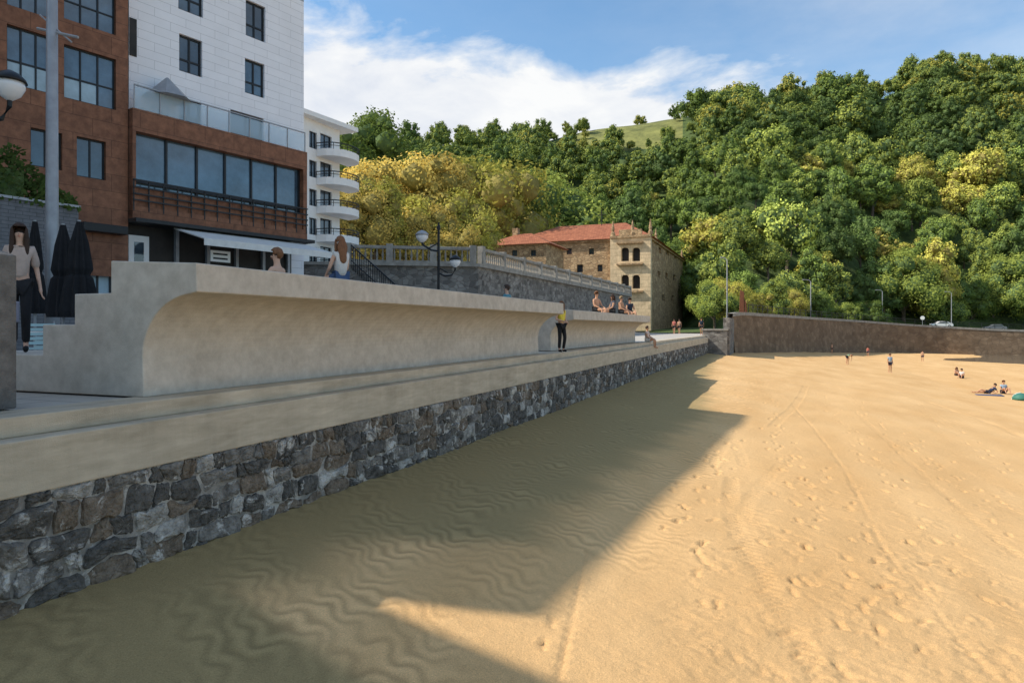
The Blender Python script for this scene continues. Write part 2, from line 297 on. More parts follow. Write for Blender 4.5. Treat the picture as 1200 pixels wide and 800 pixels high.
def sandmat():
    m=bpy.data.materials.new('beach sand'); m.use_nodes=True; nt=m.node_tree; L=nt.links; b=nt.nodes['Principled BSDF']
    b.inputs['Roughness'].default_value=.95; b.inputs['Specular IOR Level'].default_value=.1
    tc=nn(nt,'ShaderNodeTexCoord')
    n1=nn(nt,'ShaderNodeTexNoise'); n1.inputs['Scale'].default_value=.35; n1.inputs['Detail'].default_value=10; n1.inputs['Roughness'].default_value=.6
    mp=nn(nt,'ShaderNodeMapping'); mp.inputs['Scale'].default_value=(1.6,.5,1); L.new(tc.outputs['Object'],mp.inputs[0]); L.new(mp.outputs[0],n1.inputs[0])
    cr=nn(nt,'ShaderNodeValToRGB'); cr.color_ramp.elements[0].position=.3; cr.color_ramp.elements[1].position=.7
    cr.color_ramp.elements[0].color=(.63,.38,.165,1); cr.color_ramp.elements[1].color=(.76,.49,.235,1); L.new(n1.outputs[0],cr.inputs[0])
    ad=nn(nt,'ShaderNodeAttribute',attribute_name='shade_tint'); md=nn(nt,'ShaderNodeMix',data_type='RGBA'); md.inputs[7].default_value=(.36,.265,.125,1); L.new(cr.outputs[0],md.inputs[6]); L.new(ad.outputs['Fac'],md.inputs[0])  # deeper sand tone for the painted shade
    n2=nn(nt,'ShaderNodeTexNoise'); n2.inputs['Scale'].default_value=90; n2.inputs['Detail'].default_value=4; L.new(tc.outputs['Object'],n2.inputs[0])
    mr=nn(nt,'ShaderNodeMapRange'); mr.inputs[1].default_value=.3; mr.inputs[2].default_value=.7; mr.inputs[3].default_value=.76; mr.inputs[4].default_value=1.19; L.new(n2.outputs[0],mr.inputs[0])
    mx=nn(nt,'ShaderNodeMix',data_type='RGBA',blend_type='MULTIPLY'); mx.inputs[0].default_value=1; L.new(md.outputs[2],mx.inputs[6]); L.new(mr.outputs[0],mx.inputs[7])
    a=nn(nt,'ShaderNodeAttribute',attribute_name='ripple_shade'); m2=nn(nt,'ShaderNodeMapRange'); m2.inputs[3].default_value=.70; m2.inputs[4].default_value=1.28; L.new(a.outputs['Fac'],m2.inputs[0])
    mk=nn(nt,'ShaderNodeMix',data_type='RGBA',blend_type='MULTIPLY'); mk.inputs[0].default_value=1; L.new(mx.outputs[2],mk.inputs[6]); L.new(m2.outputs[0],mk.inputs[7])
    L.new(mk.outputs[2],b.inputs['Base Color'])
    n3=nn(nt,'ShaderNodeTexNoise'); n3.inputs['Scale'].default_value=14; n3.inputs['Detail'].default_value=10; n3.inputs['Roughness'].default_value=.7; L.new(tc.outputs['Object'],n3.inputs[0])
    bp=nn(nt,'ShaderNodeBump'); bp.inputs['Strength'].default_value=.6; bp.inputs['Distance'].default_value=.035; L.new(n3.outputs[0],bp.inputs['Height']); L.new(bp.outputs[0],b.inputs['Normal'])
    return m
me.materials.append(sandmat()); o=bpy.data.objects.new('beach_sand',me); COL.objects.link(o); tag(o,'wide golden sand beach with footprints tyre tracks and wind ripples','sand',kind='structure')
wm=mat('shallow water',(.16,.13,.09),.08,.2,.1,.15,3,spec=.8)
b=MB(); b.quad((14,88,-5.03),(150,88,-5.03),(150,180,-5.03),(14,180,-5.03)); o=b.build('water',wm); tag(o,'shallow tidal pool by the harbour wall','water',kind='structure')
# ---------------------------------------------------------------- SEA WALL + PROMENADE
PZ=-.83
sw=thing('sea_wall','long sea wall with dark rubble stone face and stepped concrete cap beside the sand','wall',(-6.5,0,-2.8))
YE=69.
b=MB(); b.box(-7.2,-6.392,-12,YE,-3.0,-1.527,0)
z0=-2.82; z1=-1.53
def stone(b,pts,m):
    cy=sum(p[0] for p in pts)/len(pts); cz=sum(p[1] for p in pts)/len(pts); n0=len(pts); P2=[]
    for a in range(n0):
        p=pts[a]; q=pts[(a+1)%n0]
        for t in (.12,.36,.66,.88): P2.append((p[0]+(q[0]-p[0])*t+random.uniform(-.018,.018),p[1]+(q[1]-p[1])*t+random.uniform(-.018,.018)))
    n=len(P2); pr=random.uniform(.0,.03); tilt=random.uniform(-.09,.09); tz=random.uniform(-.12,.12)
    def ring(s,x): return [(x+(py-cy)*tilt+(pz-cz)*tz+random.uniform(-.008,.008),cy+(py-cy)*s,cz+(pz-cz)*s) for py,pz in P2]
    r0=ring(.94,-6.405); r1=ring(.89,-6.383+pr*.7); r2=ring(.72,-6.37+pr); r2b=ring(.40,-6.365+pr); r3=[(-6.362+pr,cy,cz)]
    fs=[]
    for k in range(3): fs+=[(k*n+a,k*n+(a+1)%n,(k+1)*n+(a+1)%n,(k+1)*n+a) for a in range(n)]
    fs+=[(3*n+a,3*n+(a+1)%n,4*n) for a in range(n)]
    b.add(r0+r1+r2+r2b+r3,fs,m)
rows=6; cw=.22; grid={}
ncol=int((YE+12)/cw)
def vline(i,j):
    key=('v',i,j)
    if key not in grid:
        y=-12+(i+(.5 if j%2 else 0))*cw+random.uniform(-.07,.07); grid[key]=(y+random.uniform(-.05,.05),y+random.uniform(-.05,.05))
    return grid[key]
def bed(y,j):
    if j==0: return z0
    if j==rows: return z1
    return z0+j*(z1-z0)/rows+.075*noise.noise(Vector((y*1.9,j*7.3,0)))*2+.035*noise.noise(Vector((y*6,j*3.1,4)))*2
for j in range(rows):
    i=0
    while i<ncol:
        k=random.choices([1,2,3],[.56,.34,.10])[0]; a0,a1=vline(i,j); c0,c1=vline(i+k,j); m0=(a0+c0)/2; m1=(a1+c1)/2
        stone(b,[(a0,bed(a0,j)),(m0,bed(m0,j)),(c0,bed(c0,j)),(c1,bed(c1,j+1)),(m1,bed(m1,j+1)),(a1,bed(a1,j+1))],random.choices([1,2,3,4],[.40,.28,.14,.18])[0])
        i+=k
b.build('stone_face',[M['mortar'],M['st1'],M['st2'],M['st3'],M['st4']],sw,recalc=False)
b=MB(); b.box(-7.2,-6.36,-12,YE,-1.527,-1.024); b.build('lower_step',M['conc2'],sw,bevel=.015)
b=MB(); b.box(-7.15,-6.59,-12,YE,-1.024,PZ+.0); b.build('upper_step',M['conc2'],sw,bevel=.015)
b=MB(); b.quad((-120,-12,PZ-.02),(-7.15,-12,PZ-.02),(-7.15,YE+30,PZ-.02),(-120,YE+30,PZ-.02)); b.quad((-7.15,YE,PZ-.02),(-4.7,76,PZ-.02),(-1.5,YE+30,PZ-.02),(-7.15,YE+30,PZ-.02)); b.quad((-120,YE+30,PZ-.02),(-2,YE+30,PZ-.02),(-2,170,PZ-.02),(-120,170,PZ-.02))
o=b.build('promenade',M['pave']); tag(o,'pale paved seafront promenade','promenade',kind='structure')
def curve(x0,z0,x1,z1,n=16): return [(x0+(x1-x0)*(1-math.cos(t*math.pi/2)),z0+(z1-z0)*math.sin(t*math.pi/2)) for t in [i/n for i in range(n+1)]]
def bench(dx,dz,y0,y1,label,flare=True,m='conc'):
    t=thing('concrete_bench',label,'bench',(-7.5+dx,(y0+y1)/2,PZ),'stepped concrete benches along the sea wall')
    prof=[(-10.6,PZ),(-10.6,-.355),(-8.73,-.355),(-8.73,.03),(-8.15,.03),(-8.15,.41),(-7.52,.41),(-7.52,.80+dz),(-6.17,.73+dz)]
    if flare:
        c=curve(-7.0,-.35,-6.2,.38+dz); prof+= [(-6.16,.40+dz)]+c[::-1][1:]+[(-6.98,PZ)]
    else: prof=[(p[0] if p[0]<-7.6 else (p[0] if p[0]<-7.3 else -7.26),p[1]) for p in prof]+[(-7.26,PZ)]
    prof=[(x+dx,z) for x,z in prof]; n=len(prof); b=MB()
    b.add([(x,y0,z) for x,z in prof]+[(x,y1,z) for x,z in prof],[tuple(range(n)),tuple(range(n,2*n))[::-1]]+[(i,(i+1)%n,n+(i+1)%n,n+i) for i in range(n)])
    b.build('bench_body',M[m],t,bevel=.014)
    return t
bench(0,0,5.93,20.2,'longest pale concrete bench with curved overhanging lip, nearest whole bench to the camera')
bench(-.33,-.15,22.45,37.4,'farther pale concrete bench beyond the gap with people sitting on its top')
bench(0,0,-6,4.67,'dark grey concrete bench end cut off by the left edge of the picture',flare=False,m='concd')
# ---------------------------------------------------------------- FACADES
class Fac:
    def __init__(s,A,e):
        s.A=Vector(A); e=Vector(e); e.normalize(); s.e=e; s.n=Vector((e.y,-e.x))
    def t(s,px,o=0):
        u=(px-600)/800; A=s.A+s.n*o; ra=A.x*C_+A.y*S_; da=-A.x*S_+A.y*C_; re=s.e.x*C_+s.e.y*S_; de=-s.e.x*S_+s.e.y*C_
        return (u*da-ra)/(re-u*de)
    def d(s,t,o=0): p=s.A+s.e*t+s.n*o; return -p.x*S_+p.y*C_
    def pt(s,t,z,o=0): p=s.A+s.e*t+s.n*o; return (p.x,p.y,z)
    def rect(s,x0,x1,yt,yb,o=0):
        t0,t1=s.t(x0,o),s.t(x1,o); d=s.d((t0+t1)/2,o); return (t0,t1,ZP(yb,d),ZP(yt,d))
    def box(s,b,t0,t1,z0,z1,o0,o1,m=0):
        b.hexa([s.pt(t0,z0,o1),s.pt(t1,z0,o1),s.pt(t1,z0,o0),s.pt(t0,z0,o0),s.pt(t0,z1,o1),s.pt(t1,z1,o1),s.pt(t1,z1,o0),s.pt(t0,z1,o0)],m)
def wallholes(b,f,t0,t1,z0,z1,holes,o=0,dep=.22,m=0):
    ts=sorted(set([t0,t1]+[h[0] for h in holes]+[h[1] for h in holes])); zs=sorted(set([z0,z1]+[h[2] for h in holes]+[h[3] for h in holes]))
    ts=[t for t in ts if t0<=t<=t1]; zs=[z for z in zs if z0<=z<=z1]
    for i in range(len(ts)-1):
        for j in range(len(zs)-1):
            tc,zc=(ts[i]+ts[i+1])/2,(zs[j]+zs[j+1])/2
            if any(h[0]<tc<h[1] and h[2]<zc<h[3] for h in holes): continue
            b.quad(f.pt(ts[i],zs[j],o),f.pt(ts[i+1],zs[j],o),f.pt(ts[i+1],zs[j+1],o),f.pt(ts[i],zs[j+1],o),m)
    for a,c,d,e in holes:
        P4=[(a,d),(c,d),(c,e),(a,e)]
        for k in range(4):
            p,q=P4[k],P4[(k+1)%4]; b.quad(f.pt(p[0],p[1],o),f.pt(q[0],q[1],o),f.pt(q[0],q[1],o-dep),f.pt(p[0],p[1],o-dep),m)
def fwindow(f,root,h,o=0,n=2,tr=None,fm='dark',gm='glass',fw=.06,dep=.22,name='window',pane_reflection=0):
    a,c,z0,z1=h; b=MB(); o1=o-dep+.08; o0=o-dep
    f.box(b,a,c,z0,z0+fw,o0,o1);f.box(b,a,c,z1-fw,z1,o0,o1);f.box(b,a,a+fw,z0+fw,z1-fw,o0,o1);f.box(b,c-fw,c,z0+fw,z1-fw,o0,o1)
    for k in range(1,n):
        t=a+(c-a)*k/n; f.box(b,t-fw/2,t+fw/2,z0+fw,z1-fw,o0,o1-.004)
    if tr: zz=z0+(z1-z0)*tr; f.box(b,a+fw,c-fw,zz-fw/2,zz+fw/2,o0,o1-.008)
    w=b.build(name,M[fm],root)
    b=MB(); f.box(b,a+.02,c-.02,z0+.02,z1-.02,o0-.03,o0+.03)
    b.build('pane',M[gm],w)
    if pane_reflection:
        b=MB(); f.box(b,a+fw+.02,a+(c-a)*pane_reflection,z0+fw,z0+(z1-z0)*(tr or .6)-fw,o0+.032,o0+.038); b.build('pane_reflection',M['bluegl'],w)  # pale sheet over the glass paints a bright reflection
    return w
H1=Fac((-27,22.4),(2.2,9.2))
bb=thing('apartment_building','rust brown clad apartment building with wide dark windows at the left edge','building',(-30,14,PZ))
t_b=H1.t(150)
holes=[H1.rect(8,61,36,104),H1.rect(75,136,61,122),H1.rect(36,73,153,197),H1.rect(90,124,163,209),H1.rect(8,61,-60,14),H1.rect(75,136,-22,32)]
t_start=-5.55; YN=-4.1
b=MB(); wallholes(b,H1,t_start,t_b,2.2,19,holes)
pA=H1.pt(t_start,0); pB=H1.pt(t_b,0)
b.quad((-29.1,YN,2.2),(pA[0],pA[1],2.2),(pA[0],pA[1],19),(-29.1,YN,19)); b.quad((-29.1,YN,PZ),(-45,YN,PZ),(-45,YN,19),(-29.1,YN,19)); b.quad((-45,YN,PZ),(-45,24,PZ),(-45,24,19),(-45,YN,19))
b.quad((pB[0],pB[1],2.2),(-45,24,2.2),(-45,24,19),(pB[0],pB[1],19))
b.build('wall',M['rust'],bb,recalc=False)
b=MB(); b.prism([(-29.1,YN),(-27.95,14.35),(-44,14.7),(-45,YN)],19.0,23.9); b.build('roof_shade_box',M['rust'],bb)  # unseen rooftop box, shaped to cast the shadow edge on the sand
b=MB(); b.prism([(-29.3,YN),(pA[0]-.2,pA[1]),(pB[0]-.2,pB[1]),(-44.9,23.9),(-44.9,YN)],18.9,18.99); b.build('roof',M['grey'],bb)
for i,h in enumerate(holes):
    fwindow(H1,bb,h,n=3 if i in(0,1,4,5) else 2,tr=.42 if i in (0,1,4,5) else None,gm='glassb' if i in(0,1,4,5) else 'glass',pane_reflection={0:.97,1:.64}.get(i,0))
b=MB(); H1.box(b,t_start,t_b,PZ,2.19,-.9,-.5,0); b.build('ground_floor',M['shop'],bb)
b=MB(); r=H1.rect(98,143,276,330,-.4); H1.box(b,r[0],r[1],PZ,ZP(278,30),-.45,-.38,0); sf=b.build('shopfront',M['bluegl'],bb)
b=MB()
for k in range(4):
    t=r[0]+(r[1]-r[0])*k/3; H1.box(b,t-.04,t+.04,PZ,ZP(278,30),-.38,-.33)
b.build('shopfront_frame',M['dark'],sf)
r=H1.rect(95,148,263,273,.3); b=MB(); H1.box(b,r[0],r[1],r[2],r[3],-.45,.5); b.build('awning',M['black'],bb,bevel=.03)
# white tower
wt=thing('hotel_building','tall white tiled hotel with a rust brown glazed lower volume facing the beach','building',(-27,27,PZ))
TO=-.9
tw0=H1.t(151,TO)+.0; tw1=H1.t(356,TO)
wh=[H1.rect(210,237,44,87,TO),H1.rect(209,238,-30,16,TO),H1.rect(288,311,4,46,TO),H1.rect(287,310,72,112,TO),H1.rect(270,309,134,170,TO),H1.rect(210,236,118,150,TO)]
b=MB(); wallholes(b,H1,tw0,tw1,PZ,18.75,wh,TO)
a0,a1=H1.pt(tw0,0,TO),H1.pt(tw1,0,TO); a2=H1.pt(tw1,0,TO-14); a3=H1.pt(tw0,0,TO-14)
b.quad((a1[0],a1[1],PZ),(a2[0],a2[1],PZ),(a2[0],a2[1],18.75),(a1[0],a1[1],18.75)); b.quad((a2[0],a2[1],PZ),(a3[0],a3[1],PZ),(a3[0],a3[1],18.75),(a2[0],a2[1],18.75))
b.build('wall',M['white'],wt,recalc=False)
b=MB(); b.prism([(a0[0],a0[1]),(a1[0],a1[1]),(a2[0],a2[1]),(a3[0],a3[1])],18.75,18.95); b.build('roof',M['grey'],wt)
for i,h in enumerate(wh): fwindow(H1,wt,h,TO,n=2,fm='dark',fw=.09,gm='glassb' if i%2 else 'glass',tr=.35)
b=MB(); r=H1.rect(151.5,160,22,66,TO); H1.box(b,tw0+.02,r[1],r[2],r[3],TO-.02,TO+.03); b.build('corner_panel',M['shop'],wt)
v0=H1.t(151,.0)+.02; v1=H1.t(360,.3)
Zt=9.75; Zg1=8.75; Zg0=6.55; Zb=5.0
b=MB()
H1.box(b,v0,v1,Zg1,Zt,-.85,.3); H1.box(b,v0,v1,Zb-.15,Zg0-1.15,-.85,.3); H1.box(b,v1-.25,v1,Zb,Zt,-.84,.29); H1.box(b,v0,v0+.15,Zb,Zg1,-.84,.29)
b.build('glazed_volume_frame',M['rust'],wt)
gl=MB(); H1.box(gl,v0+.16,v1-.26,Zg0-1.14,Zg1-.01,-.6,-.1); g=gl.build('window',M['glassb'],wt)
b=MB()
for k in range(7):
    t=v0+.2+(v1-v0-.5)*k/6; H1.box(b,t-.05,t+.05,Zg0-1.1,Zg1-.01,-.099,-.02)
H1.box(b,v0+.2,v1-.3,Zg0-.05,Zg0+.06,-.099,-.01)
b.build('mullions',M['dark'],g)
b=MB()
for zz in (Zg0+.02,Zg0-.3,Zg0-.6,Zg0-.88): H1.box(b,v0,v1,zz-.03,zz+.03,.32,.38)
for k in range(15):
    t=v0+.02+(v1-v0-.1)*k/14; H1.box(b,t,t+.05,Zb+.2,Zg0+.04,.27,.32)
b.build('front_railing',M['dark'],wt)
b=MB(); H1.box(b,v0,v1,Zg0-1.15,Zg0-.25,.02,.2); b.build('rust_panel',M['rust'],wt)
b=MB(); H1.box(b,v0+.1,v1-.1,Zt+.05,Zt+1.0,.2,.215); tb=b.build('glass_balustrade',M['clear'],wt)
b=MB()
for k in range(9):
    t=v0+.1+(v1-v0-.2)*k/8; H1.box(b,t-.02,t+.02,Zt,Zt+1.05,.22,.26)
H1.box(b,v0+.1,v1-.1,Zt+1.05,Zt+1.1,.18,.27); b.build('rail_frame',M['grey'],tb)
b=MB(); H1.box(b,v0,v1-.3,PZ,Zb-.16,-.85,-.7); b.build('ground_floor',M['shop'],wt)
b=MB()
r=H1.rect(152,176,276,306,-.5); H1.box(b,r[0],r[1],PZ,r[3],-.69,-.6); dr=b.build('door',M['whitep'],wt)
b=MB(); H1.box(b,r[0]+.25,r[1]-.25,PZ+.5,r[3]-.3,-.6,-.58); b.build('pane',M['glass'],dr)
b=MB()
for k in range(5):
    t=v0+2.5+k*1.6; H1.box(b,t-.08,t+.08,PZ,Zb-.16,-.69,-.5)
b.build('shopfront_posts',M['grey'],wt)
b=MB(); H1.box(b,v0,v1+.3,Zb-.32,Zb-.155,-.7,.6); b.build('canopy',M['dark'],wt)
ta,tb_=H1.t(236,2.4),H1.t(386,2.4)
b=MB()
b.hexa([H1.pt(ta,3.95,2.6),H1.pt(tb_,3.95,2.6),H1.pt(tb_,4.60,.1),H1.pt(ta,4.60,.1),H1.pt(ta,4.0,2.6),H1.pt(tb_,4.0,2.6),H1.pt(tb_,4.66,.1),H1.pt(ta,4.66,.1)])
aw=b.build('awning',M['awn'],wt); b=MB(); H1.box(b,ta,tb_,3.68,3.98,2.605,2.63); b.build('valance',M['awn'],aw)
sg=MB(); r=H1.rect(247,270,294,307,1.2); H1.box(sg,r[0],r[1],r[2],r[3],1.15,1.2); sg=sg.build('signboard',M['whitep'],wt)
b=MB()
for k in range(2):
    zz=r[2]+(r[3]-r[2])*(.3+.4*k); H1.box(b,r[0]+.12,r[1]-.15,zz-.04,zz+.04,1.201,1.206)
b.build('dark_bands',M['black'],sg)
x,y,_=H1.pt(H1.t(196,-.3),0,-.3); b=MB()
um=thing('roof_terrace_parasol','grey pointed parasol on the hotel roof terrace','parasol',(x,y,Zt))
b.tube([(x,y,Zt),(x,y,Zt+2.0)],.03); b.build('pole',M['grey'],um); b=MB(); b.lathe([(1.1,1.0),(.95,1.1),(.06,2.0)],(x,y,Zt),8); b.build('canopy',M['grey'],um)
nb=thing('shade_block','unseen rendered block added left of the picture edge to shade the near sand','building',(-30,-12,PZ))
b=MB(); b.prism([(-21,-4.12),(-26.1,-2.85),(-28.8,-3.1),(-28.8,-4.3),(-45,-4.3),(-45,-22),(-21,-22)],PZ,18.9); b.build('wall',M['whitep'],nb)  # out of view, end slanted to shape the sunlit wedge on the sand
b=MB(); b.prism([(-20.9,-4.12),(-26.1,-2.82),(-28.85,-3.08),(-28.85,-4.35),(-45,-4.35),(-45,-22.1),(-20.9,-22.1)],18.9,19.25); b.build('roof',M['grey'],nb)  # top of the added shade block, out of view
# balcony block
H2=Fac((-34,43),(.05,1))
ab=thing('balcony_apartment_block','narrow white apartment block with rounded stacked balconies right of the hotel','building',(-37,47,PZ))
s0=H2.t(352); s1=H2.t(398); top=ZP(152,56); FH=2.25
ah=[]
for k in range(6):
    zz=top-.6-FH*(k+1)+.35
    ah.append((s0+1.0,s0+1.9,zz+.3,zz+1.6)); ah.append((s1-2.4,s1-1.0,zz,zz+1.75))
b=MB(); wallholes(b,H2,s0-2,s1,PZ,top,ah)
q=[H2.pt(s0-2,0),H2.pt(s1,0),H2.pt(s1,0,-10),H2.pt(s0-2,0,-10)]
b.quad((q[1][0],q[1][1],PZ),(q[2][0],q[2][1],PZ),(q[2][0],q[2][1],top),(q[1][0],q[1][1],top)); b.quad((q[0][0],q[0][1],PZ),(q[3][0],q[3][1],PZ),(q[3][0],q[3][1],top),(q[0][0],q[0][1],top))
b.build('wall',M['whitep'],ab,recalc=False)
b=MB(); b.prism([(x,y) for x,y,_ in [H2.pt(s0-2,0,.5),H2.pt(s1+.9,0,1.2),H2.pt(s1+.9,0,-10),H2.pt(s0-2,0,-10)]],top,top+.35); b.build('roof',M['whitep'],ab)
for h in ah: fwindow(H2,ab,h,n=2)
for k in range(6):
    zz=top-.6-FH*(k+1)+.25
    c=s1-.9; b=MB(); pl=[]
    for a in range(11):
        th=math.pi*a/10; x,y,_=H2.pt(c-2.0*math.cos(th),0,2.0*math.sin(th)**.7+.02); pl.append((x,y))
    b.prism(pl,zz-.12,zz+.45); bl=b.build('balcony',M['whitep'],ab)
    b=MB(); b.tube([(x,y,zz+.9) for x,y in pl],.04,6); b.tube([(x,y,zz+.68) for x,y in pl],.025,6)
    for x,y in pl: b.tube([(x,y,zz+.4),(x,y,zz+.9)],.025,5)
    b.build('railing',M['dark'],bl)
# grey brick wall
gw=thing('grey_brick_wall','grey brick garden wall under a dark green hedge at the left edge','wall',(-22.3,14,PZ))
GF=Fac(P(0,21.5),(Vector(P(92,23.5))-Vector(P(0,21.5))))
b=MB(); t1=GF.t(92); GF.box(b,-8,t1,PZ,ZP(233,21.8),-.4,0); b.build('wall',M['gbrick'],gw); b=MB(); GF.box(b,-8,t1+.05,ZP(233,21.8),ZP(230,21.8),-.45,.06); b.build('coping',M['grey'],gw)
# ---------------------------------------------------------------- TERRACE
TZ=4.15
tp=[(-30,35.5),(-26.1,37.2),(-18.7,41.7),(-18.3,90),(-21,94),(-75,94),(-75,35.5)]
rw=thing('retaining_wall','dark stone retaining wall carrying the balustraded terrace behind the benches','wall',(-20,60,PZ))
b=MB(); b.prism(tp,PZ-.2,TZ-.15); b.build('stone_wall',M['rwall'],rw)
b=MB(); b.prism([(-30,35.3),(-26.0,37.0),(-18.45,41.5),(-18.05,90.1),(-20.9,94.2),(-75,94.2),(-75,35.3)],TZ-.15,TZ+.05); b.build('terrace_slab',M['balus'],rw)
def seg_balus(label,pts,zt=TZ+.05,h=1.1):
    root=thing('stone_balustrade',label,'balustrade',(pts[0][0],pts[0][1],zt))
    bb_=MB(); tt=MB(); cnt=0; proto=None; stuff=MB()
    prof=[(.07,.15),(.07,.2),(.045,.25),(.085,.45),(.075,.55),(.04,.75),(.06,.88),(.07,.9)]
    for (x0,y0),(x1,y1) in zip(pts[:-1],pts[1:]):
        L=math.hypot(x1-x0,y1-y0); f=Fac((x0,y0),(x1-x0,y1-y0))
        f.box(bb_,0,L,zt,zt+.15,-.15,.15); f.box(tt,0,L,zt+.9,zt+h,-.17,.17)
        k=int(L/4.)+1
        for i in range(k+1):
            pr=MB(); t=min(L-.2,max(.2,L*i/k)); f.box(pr,t-.22,t+.22,zt+.004,zt+h+.12,-.2,.2); pr.build('pier',M['balus'],root)
        nb_=int(L/.36)
        for i in range(nb_):
            t=(i+.5)*L/nb_
            if min(abs(t-L*j/k) for j in range(k+1))<.3: continue
            x,y,_=f.pt(t,0)
            if cnt<95:
                if proto is None:
                    m_=MB(); m_.lathe(prof,(x,y,zt),8); proto=m_.build('baluster',M['balus'],root,smooth=True); p0_=Vector((x,y,0))
                else:
                    c=proto.copy(); COL.objects.link(c); c.parent=root; c.location=Vector((x,y,0))-p0_
                cnt+=1
            else: stuff.lathe(prof,(x,y,zt),6)
    bb_.build('base_rail',M['balus'],root); tt.build('top_rail',M['balus'],root,bevel=.03)
    if stuff.v: o=stuff.build('balusters',M['balus'],root); o['kind']='stuff'
seg_balus('weathered stone balustrade across the terrace front beside the hotel',[(-26.1,37.2),(-18.8,41.6)])
seg_balus('long stone balustrade running away along the terrace toward the castle',[(-18.65,41.95),(-18.25,89.8)])
st=thing('terrace_staircase','dark railed staircase descending in front of the stone terrace wall','staircase',(-22,36,PZ))
xA,yA=P(412,40.5); xB,yB=P(484,39.5); b=MB(); n=14
za,zb=TZ-.3,.55
for i in range(n):
    t0,t1_=i/n,(i+1)/n; x0=xA+(xB-xA)*t0;x1=xA+(xB-xA)*t1_;y0=yA+(yB-yA)*t0;y1=yA+(yB-yA)*t1_; z=za+(zb-za)*t1_
    b.hexa([(x0,y0,PZ),(x1,y1,PZ),(x1,y1+1.2,PZ),(x0,y0+1.2,PZ),(x0,y0,z),(x1,y1,z),(x1,y1+1.2,z),(x0,y0+1.2,z)])
b.build('steps',M['rwall'],st); b=MB()
for i in range(n*2+1):
    t=i/(2*n); x=xA+(xB-xA)*t;y=yA+(yB-yA)*t;z=za+(zb-za)*t; b.tube([(x,y-.05,z-.4),(x,y-.05,z+1.0)],.022,5)
b.tube([(xA,yA-.05,za+1.0),(xB,yB-.05,zb+1.0)],.045,6); b.tube([(xA,yA-.05,za+.1),(xB,yB-.05,zb+.1)],.03,6); b.build('railing',M['black'],st)
# ---------------------------------------------------------------- CASTLE
cs=thing('castle_palace','old sandstone palace with red tiled roof and arched corner tower below the wooded hill','castle',(-32,120,0))
cy=115.; Ftop=15.0
CF=Fac((-50,cy),(1,0)); CR=Fac((-20,cy),(0,1))
def croof(b,x0,x1,y0,y1,z0,z1,ov=.8,rid=None):
    x0-=ov;x1+=ov;y0-=ov;y1+=ov; r=rid if rid else (y1-y0)/2*.9; ym=(y0+y1)/2
    b.add([(x0,y0,z0),(x1,y0,z0),(x1,y1,z0),(x0,y1,z0),(x0+r,ym,z1),(x1-r,ym,z1)],[(0,1,5,4),(1,2,5),(2,3,4,5),(3,0,4),(0,3,2,1)])
mh=[CF.rect(640,646,291,297),CF.rect(664,670,291,298),CF.rect(690,696,291,298),CF.rect(650,657,310,318),CF.rect(676,683,310,319),CF.rect(700,706,310,318),CF.rect(668,674,333,341),CF.rect(695,701,333,341)]
b=MB(); mt=CF.t(597); wallholes(b,CF,mt,CF.t(762)-.0,PZ-1,Ftop,mh,dep=.5)
xL=-50+mt
b.quad((xL,cy,PZ-1),(xL,cy+38,PZ-1),(xL,cy+38,Ftop),(xL,cy,Ftop))
rh=[CR.rect(772,775,290,297),CR.rect(781,784,293,299),CR.rect(790,792,297,303),CR.rect(771,774,318,325),CR.rect(780,783,320,327),CR.rect(789,792,322,329),CR.rect(776,779,345,352),CR.rect(787,790,346,352)]
tR=CR.t(800); wallholes(b,CR,0,tR,PZ-1,Ftop,rh,dep=.5); b.quad((-20,cy+tR,PZ-1),(xL,cy+tR,PZ-1),(xL,cy+tR,Ftop),(-20,cy+tR,Ftop))
b.build('wall',M['sandst'],cs,recalc=False)
for h in mh: fwindow(CF,cs,h,0,2,dep=.5,fw=.1)
for h in rh: fwindow(CR,cs,h,0,2,dep=.5,fw=.12)
b=MB(); croof(b,xL,-20,cy,cy+20,Ftop,Ftop+4.2,rid=7); rf=b.build('roof',M['roof'],cs)
b=MB(); croof(b,-34,-20,cy+18,cy+tR,Ftop-.02,Ftop+2.4,rid=6); b.build('rear_roof',M['roof'],cs)
b=MB(); CF.box(b,mt-.3,CF.t(762)+.0,Ftop-.35,Ftop-.01,0,.35); CR.box(b,0,tR,Ftop-.35,Ftop-.01,0,.35); b.build('cornice',M['sandst'],cs)
b=MB(); b.tube([(-30.5,cy+9,Ftop+3.4),(-30.5,cy+9,Ftop+6.6)],.08,6); b.tube([(-31.3,cy+9,Ftop+5.8),(-29.7,cy+9,Ftop+5.8)],.06,6); b.build('cross',M['dark'],rf)
TF=Fac((-30,cy-1.2),(1,0)); tt0,tt1=TF.t(715),TF.t(762.5)
ztop=ZP(279,TF.d(tt0))+.3
arch=[TF.rect(728,737,290,306),TF.rect(741,750,290,306),TF.rect(728,737,322,338),TF.rect(741,750,322,338)]
b=MB(); wallholes(b,TF,tt0,tt1,PZ-1,ztop,arch,dep=.9)
for tx in (tt0,tt1): b.quad(TF.pt(tx,PZ-1),TF.pt(tx,PZ-1,-1.25),TF.pt(tx,ztop,-1.25),TF.pt(tx,ztop))
b.quad(TF.pt(tt0,ztop),TF.pt(tt1,ztop),TF.pt(tt1,ztop,-1.25),TF.pt(tt0,ztop,-1.25))
tw=b.build('corner_tower',M['sandlt'],cs,recalc=False)
